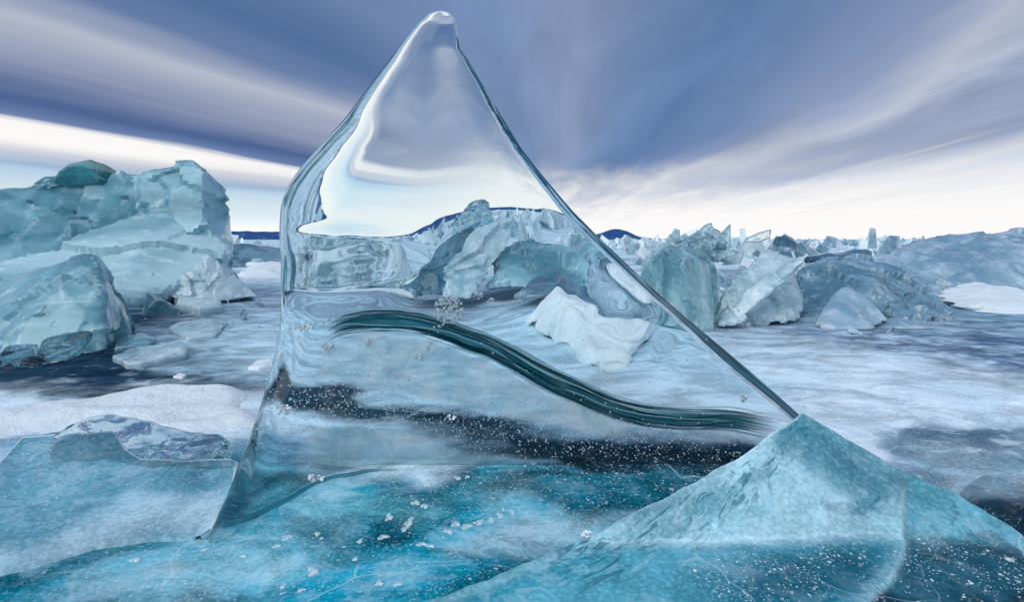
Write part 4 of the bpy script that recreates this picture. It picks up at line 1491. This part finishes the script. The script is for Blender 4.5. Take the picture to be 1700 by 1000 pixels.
def seam(name, pts, widths, dd, parent, mat=None, wander=0.0, seed=0, flat=0.003, shift=0.0):
    """flattened tube following pixels; dd is its distance"""
    pts = np.array(pts, float)
    seg = np.r_[0, np.cumsum(np.hypot(np.diff(pts[:, 0]), np.diff(pts[:, 1])))]
    n = 160
    tt = np.linspace(0, seg[-1], n)
    # smooth the polyline
    cx = np.interp(tt, seg, pts[:, 0])
    cy_ = np.interp(tt, seg, pts[:, 1])
    wd = np.interp(tt, seg, widths)
    k = np.hanning(21)
    k /= k.sum()
    pad = lambda a: np.convolve(np.r_[np.full(10, a[0]), a, np.full(10, a[-1])], k, 'valid')
    cx, cy_ = pad(cx), pad(cy_)
    wd = wd * (1 + 0.28 * fbm(np.stack([tt * 0.011, 0 * tt, 0 * tt], 1), 141, 3))
    cy_ = cy_ + 3.5 * fbm(np.stack([tt * 0.013, 0 * tt + 4, 0 * tt], 1), 145, 3) + shift
    if wander:
        cy_ = cy_ + wander * fbm(np.stack([tt * 0.008, 0 * tt + seed, 0 * tt], 1), 147 + seed, 3)
    tx, ty = np.gradient(cx), np.gradient(cy_)
    l = np.hypot(tx, ty)
    nx, ny = -ty / l, tx / l
    m = 20
    V, ac, al = [], [], []
    for j in range(m):
        a = 2 * math.pi * j / m
        off = -1 + 2 * (j / (m / 2)) if j <= m // 2 else 3 - 2 * (j / (m / 2))
        dep = math.sin(a)
        base = dd if dd else gd(cy_) - 0.004
        V.append(np.stack([cx + nx * wd * off, cy_ + ny * wd * off, base + flat * dep + 0 * cx], 1))
        ac.append(np.full(n, off))
        al.append(tt / 60.0)
    V = np.stack(V, 1).reshape(-1, 3)
    ac = np.stack(ac, 1).reshape(-1)
    al = np.stack(al, 1).reshape(-1)
    W_ = np.stack([(V[:, 0] - 850) / FPX * V[:, 2], V[:, 2], CAM_H - (V[:, 1] - HOR) / FPX * V[:, 2]], 1)
    f = []
    for i in range(n - 1):
        for j in range(m):
            k2 = (j + 1) % m
            f.append((i * m + j, i * m + k2, (i + 1) * m + k2, (i + 1) * m + j))
    me = mesh(name, W_, f)
    en = np.repeat(sstep(tt, 0, 60) * sstep(tt, tt[-1], tt[-1] - 90), m)
    set_attr(me, 'ends', en)
    set_attr(me, 'across', ac)
    set_attr(me, 'along', al)
    return under(parent, link(name, me, mat or M_SEAM))


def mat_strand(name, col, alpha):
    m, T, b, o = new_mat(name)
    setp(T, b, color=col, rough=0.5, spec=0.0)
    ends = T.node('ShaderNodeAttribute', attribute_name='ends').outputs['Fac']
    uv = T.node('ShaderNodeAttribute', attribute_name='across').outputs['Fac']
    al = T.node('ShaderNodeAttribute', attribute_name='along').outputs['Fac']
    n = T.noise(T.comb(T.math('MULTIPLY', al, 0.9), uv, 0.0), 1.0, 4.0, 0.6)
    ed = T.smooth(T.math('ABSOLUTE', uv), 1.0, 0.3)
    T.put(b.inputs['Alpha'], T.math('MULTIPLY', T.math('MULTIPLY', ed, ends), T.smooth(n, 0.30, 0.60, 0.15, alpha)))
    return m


M_STRDARK = mat_strand('dark_fold_strand', (0.002, 0.035, 0.055, 1), 0.75)
M_STRTEAL = mat_strand('teal_fold_strand', (0.01, 0.16, 0.22, 1), 0.9)
M_STRPALE = mat_strand('pale_fold_strand', (0.55, 0.82, 0.88, 1), 0.8)
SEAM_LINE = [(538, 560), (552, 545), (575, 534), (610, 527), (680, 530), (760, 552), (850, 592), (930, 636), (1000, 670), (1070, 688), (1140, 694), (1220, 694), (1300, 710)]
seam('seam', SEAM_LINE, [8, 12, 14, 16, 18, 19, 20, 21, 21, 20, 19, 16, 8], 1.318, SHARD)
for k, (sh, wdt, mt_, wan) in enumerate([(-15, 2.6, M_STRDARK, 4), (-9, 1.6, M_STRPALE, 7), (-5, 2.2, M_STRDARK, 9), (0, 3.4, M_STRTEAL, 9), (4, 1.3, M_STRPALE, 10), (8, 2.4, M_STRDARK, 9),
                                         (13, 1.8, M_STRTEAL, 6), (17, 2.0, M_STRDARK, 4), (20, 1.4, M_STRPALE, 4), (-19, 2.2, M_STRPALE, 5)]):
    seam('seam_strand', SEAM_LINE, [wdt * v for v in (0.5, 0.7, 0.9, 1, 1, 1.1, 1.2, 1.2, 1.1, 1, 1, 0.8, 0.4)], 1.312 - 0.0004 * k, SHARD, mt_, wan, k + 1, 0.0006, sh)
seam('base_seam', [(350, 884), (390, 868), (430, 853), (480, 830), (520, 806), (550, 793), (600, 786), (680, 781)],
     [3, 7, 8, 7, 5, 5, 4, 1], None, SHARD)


# milky veil frozen inside the lower shard
def mat_veil():
    m, T, b, o = new_mat('milky_veil_ice')
    tc = T.node('ShaderNodeTexCoord').outputs['Object']
    n1 = T.noise(tc, 5.5, 6.0, 0.62, 0.9)
    n2 = T.noise(tc, 120.0, 2.0, 0.6)
    am = T.node('ShaderNodeAttribute', attribute_name='veil').outputs['Fac']
    k = T.math('ADD', T.math('MULTIPLY', n1, 0.82), T.math('MULTIPLY', n2, 0.18))
    n3 = T.noise(tc, 11.0, 6.0, 0.6, 0.6)
    setp(T, b, color=T.mix(T.smooth(n3, 0.36, 0.64), (0.42, 0.68, 0.78, 1), (0.90, 0.96, 0.98, 1)), rough=0.6, spec=0.0)
    ax = T.math('ADD', am, T.math('MULTIPLY', T.math('SUBTRACT', n3, 0.5), 0.9))
    T.put(b.inputs['Alpha'], T.math('MULTIPLY', T.smooth(k, 0.36, 0.62, 0.45, 0.92), T.math('MULTIPLY', T.smooth(ax, 0.25, 0.75), T.smooth(am, 0.0, 0.25))))
    return m


def build_veil():
    pys = np.arange(520, 775, 5.0)
    s_ = np.linspace(0.03, 0.97, 120)
    G = []
    for py in pys:
        xl = np.interp(py, L_[:, 0], L_[:, 1]) + 14
        xr = np.interp(py, R_[:, 0], R_[:, 1]) - 50
        px = xl + (xr - xl) * s_
        G.append(np.stack([px, np.full(len(s_), py), shard_depth(px, py) - 0.012], 1))
    G = np.stack(G)
    q = G.reshape(-1, 3)
    d = q[:, 2] + 0.008 * fbm(np.stack([q[:, 0] * 0.008, q[:, 1] * 0.008, 0 * q[:, 0]], 1), 221, 3)
    V = np.stack([(q[:, 0] - 850) / FPX * d, d, CAM_H - (q[:, 1] - HOR) / FPX * d], 1)
    seam_y = np.interp(q[:, 0], [460, 540, 610, 760, 930, 1070, 1300], [600, 560, 535, 565, 650, 700, 715])
    v = sstep(q[:, 1], seam_y - 6, seam_y + 30) * sstep(np.tile(s_, len(pys)), 0.03, 0.16) * sstep(np.tile(s_, len(pys)), 0.97, 0.85) * sstep(q[:, 1], 774, 745)
    drk = band(q[:, 0], q[:, 1], [(430, 672), (560, 668), (700, 690), (860, 730), (1010, 752), (1230, 764)], 34, 0.6)
    me = grid_mesh('milky_veil', V.reshape(G.shape))
    set_attr(me, 'veil', v * (1 - drk))
    return under(SHARD, link('milky_veil', me, mat_veil()))


build_veil()


# bubbles inside the shard
def ico(r=1.0, sub=1):
    bm = bmesh.new()
    bmesh.ops.create_icosphere(bm, subdivisions=sub, radius=r)
    v = np.array([w.co[:] for w in bm.verts])
    f = np.array([[w.index for w in g.verts] for g in bm.faces])
    bm.free()
    return v, f


def cloud_mesh(name, centres, radii, flat=(1, 1, 1), sub=1):
    v0, f0 = ico(1.0, sub)
    n = len(v0)
    V = (v0[None] * np.array(flat)[None, None] * np.array(radii)[:, None, None] + np.array(centres)[:, None]).reshape(-1, 3)
    F = (f0[None] + (np.arange(len(centres)) * n)[:, None, None]).reshape(-1, 3)
    return mesh(name, V, F)


def cluster(px, py, d, rpx, n, seed, rb=(1.2, 3.2), squash=1.0, elong=None):
    r = np.random.default_rng(seed)
    a = r.uniform(0, 6.283, n)
    rr = rpx * np.sqrt(r.uniform(0, 1, n))
    cx = px + rr * np.cos(a)
    cy2 = py + rr * np.sin(a) * squash
    if elong is not None:
        t = r.uniform(-1, 1, n)
        cx, cy2 = px + elong[0] * t + r.normal(0, rpx * .35, n), py + elong[1] * t + r.normal(0, rpx * .35, n)
    dd = d + r.normal(0, 0.006, n)
    c = np.stack([(cx - 850) / FPX * dd, dd, CAM_H - (cy2 - HOR) / FPX * dd], 1)
    return c, r.uniform(rb[0], rb[1], n) / FPX * d


for k, (px, py, d, rp, n, sq, el) in enumerate([
        (745, 514, 1.285, 24, 190, 1.0, None), (720, 560, 1.29, 8, 18, 1.0, (18, -34)), (545, 575, 1.29, 10, 36, 0.6, None),
        (520, 540, 1.29, 10, 46, 1.0, (38, -12)), (695, 590, 1.29, 7, 16, 0.7, None), (615, 568, 1.29, 9, 18, 0.6, None),
        (470, 680, 1.2, 14, 34, 0.7, None), (795, 490, 1.29, 8, 14, 0.8, None), (815, 500, 1.29, 6, 10, 0.8, None), (1232, 659, 1.29, 6, 12, 1.0, None),
        (525, 795, 1.17, 13, 40, 0.55, None), (470, 590, 1.28, 8, 14, .6, None), (750, 693, 1.26, 7, 14, .8, None), (660, 620, 1.28, 8, 12, .6, (20, 6))]):
    c, r = cluster(px, py, d, rp, n, 300 + k, (1.0, 3.0), sq, el)
    under(SHARD, link('bubble_cluster', cloud_mesh('bubble_cluster', c, r), M_BUB))
# fine specks spread through the lower part
sp_c, sp_r = [], []
rr = np.random.default_rng(77)
while len(sp_c) < 1900:
    px = rr.uniform(440, 1230)
    py = rr.uniform(560, 775)
    dens = math.exp(-((py - (668 + max(px - 560, 0) * 0.15)) / 38.0) ** 2) * 0.9 + 0.07
    if rr.uniform() > dens:
        continue
    d = rr.uniform(1.27, 1.34) if px > 600 else rr.uniform(1.24, 1.28)
    sp_c.append(P(px, py, d))
    sp_r.append(rr.uniform(0.5, 1.5) ** 1.3 / FPX * d)
o = under(SHARD, link('fine_bubbles', cloud_mesh('fine_bubbles', sp_c, sp_r), M_BUB))
o['kind'] = 'stuff'


# ------------------------------------------------------------------ bubbles frozen into the lake ice
def flat_bubble(px, py, rx, ry, seed, host, name='bubble', zoff=0.001):
    r = np.random.default_rng(seed)
    d = gd(py)
    n = 16
    V = [(0, 0, 0.0012)]
    for ring, (k, zz) in enumerate(((0.7, 0.0010), (1.0, -0.0006))):
        for j in range(n):
            a = 6.283 * j / n
            w = 0.85 + 0.20 * math.sin(2 * a + seed) + 0.18 * math.sin(3 * a + 2 * seed) + 0.12 * math.sin(5 * a + 3 * seed) + r.uniform(-.12, .12)
            V.append((rx / FPX * d * k * w * math.cos(a), ry / FPX * d * k * w * math.sin(a) * (d * FPX / (CAM_H * FPX)), zz))
    F = [(0, 1 + j, 1 + (j + 1) % n) for j in range(n)]
    F += [(1 + j, 1 + n + j, 1 + n + (j + 1) % n, 1 + (j + 1) % n) for j in range(n)]
    o = link(name, mesh(name, V, F), M_FLATBUB)
    x, y, z = P(px, py, d)
    o.location = (x, y, zoff)
    o.parent = host
    return o


FL = [(477, 894, 8, 5), (460, 908, 7, 4), (225, 931, 9, 6), (527, 888, 6, 4), (646, 860, 8, 6), (680, 868, 9, 8), (672, 880, 7, 5), (636, 893, 9, 5), (690, 836, 8, 5), (706, 842, 7, 4),
      (830, 858, 9, 7), (815, 866, 10, 6), (795, 870, 12, 7), (775, 876, 11, 7), (757, 872, 8, 7), (745, 884, 8, 5), (520, 950, 12, 8), (630, 970, 9, 5), (470, 976, 6, 4), (500, 982, 7, 4),
      (700, 905, 9, 4), (715, 908, 8, 3), (760, 795, 7, 3), (710, 803, 7, 6), (598, 900, 6, 4), (340, 915, 6, 3), (660, 972, 7, 4), (405, 925, 5, 3), (850, 852, 6, 6), (835, 848, 4, 5), (590, 930, 6, 3)]
for i, (px, py, rx, ry) in enumerate(FL):
    flat_bubble(px, py, rx, ry, i, GROUND)

for f in [(975, 890)]:
    d = 0.95
    c, r = cluster(f[0], f[1] - 2, d, 9, 30, 881, (1.2, 3.0), 0.6)
    o = link('bubble_cluster', cloud_mesh('bubble_cluster', c, r), M_BUB)
    o.parent = GROUND

# thousands of tiny bubbles frozen in the foreground ice
def scatter_bubbles():
    r = np.random.default_rng(5)
    n = 9000
    px, py = r.uniform(-60, 1760, n), 770 + 330 * r.uniform(0, 1, n) ** 1.3
    d = CAM_H * FPX / (py - HOR)
    x = (px - 850) / FPX * d
    dens = 0.35 + 0.9 * fbm(np.stack([x * 7, d * 7, 0 * d], 1), 161, 4)
    dens = np.maximum(dens, 0.85 * blob(px, py, 960, 790, 300, 60, 2, 0.5))
    keep = r.uniform(0, 1, n) < np.clip(dens, 0.03, 1)
    px, py, d, x = px[keep], py[keep], d[keep], x[keep]
    rad = np.exp(r.normal(-0.45, 0.6, len(px))) * 1.1 / FPX * d
    c = np.stack([x, d, np.full(len(px), 0.0015)], 1)
    v0 = np.array([(1, 0, 0), (0.3, 0.9, 0), (-0.8, 0.6, 0), (-0.8, -0.6, 0), (0.3, -0.9, 0), (0, 0, 0.5)])
    f0 = np.array([(0, 1, 5), (1, 2, 5), (2, 3, 5), (3, 4, 5), (4, 0, 5)])
    V = (v0[None] * rad[:, None, None] * np.stack([np.ones(len(px)), r.uniform(0.7, 1.5, len(px)), np.full(len(px), .6)], 1)[:, None] + c[:, None]).reshape(-1, 3)
    F = (f0[None] + (np.arange(len(px)) * 6)[:, None, None]).reshape(-1, 3)
    o = link('trapped_bubbles', mesh('trapped_bubbles', V, F), M_FLATBUB)
    tag(o, 'fine white air bubbles frozen all over the teal ice', 'bubbles', None, 'stuff')


scatter_bubbles()

def wedge_bubbles():
    """bubbles on the ledge and the dark right end of the wedge"""
    me = WEDGE.data
    n = len(me.vertices)
    co = np.empty(n * 3, np.float32)
    me.vertices.foreach_get('co', co)
    co = co.reshape(-1, 3)
    bu = np.empty(n, np.float32)
    me.attributes['bub'].data.foreach_get('value', bu)
    r = np.random.default_rng(9)
    py = HOR + (CAM_H - co[:, 2]) / co[:, 1] * FPX
    idx = np.nonzero((bu > 0.25) & (py < 1060))[0]
    cw = np.clip(0.25 + fbm(co[idx] * 16.0, 171, 3), 0.02, 1).astype(float)
    idx = r.choice(idx, min(1100, len(idx)), replace=False, p=cw / cw.sum())
    rad = np.exp(r.normal(-0.35, 0.6, len(idx))) * 1.3 / FPX * co[idx, 1]
    c = co[idx] + np.stack([r.uniform(-.004, .004, len(idx)), r.uniform(-.004, .004, len(idx)), np.full(len(idx), 0.0004)], 1)
    o = link('fine_bubbles', cloud_mesh('fine_bubbles', c, rad, (1.0, 1.2, 0.25)), M_FLATBUB, WEDGE)
    o['kind'] = 'stuff'


wedge_bubbles()
print('tris', sum(len(o.data.polygons) for o in bpy.data.objects if o.type == 'MESH'))
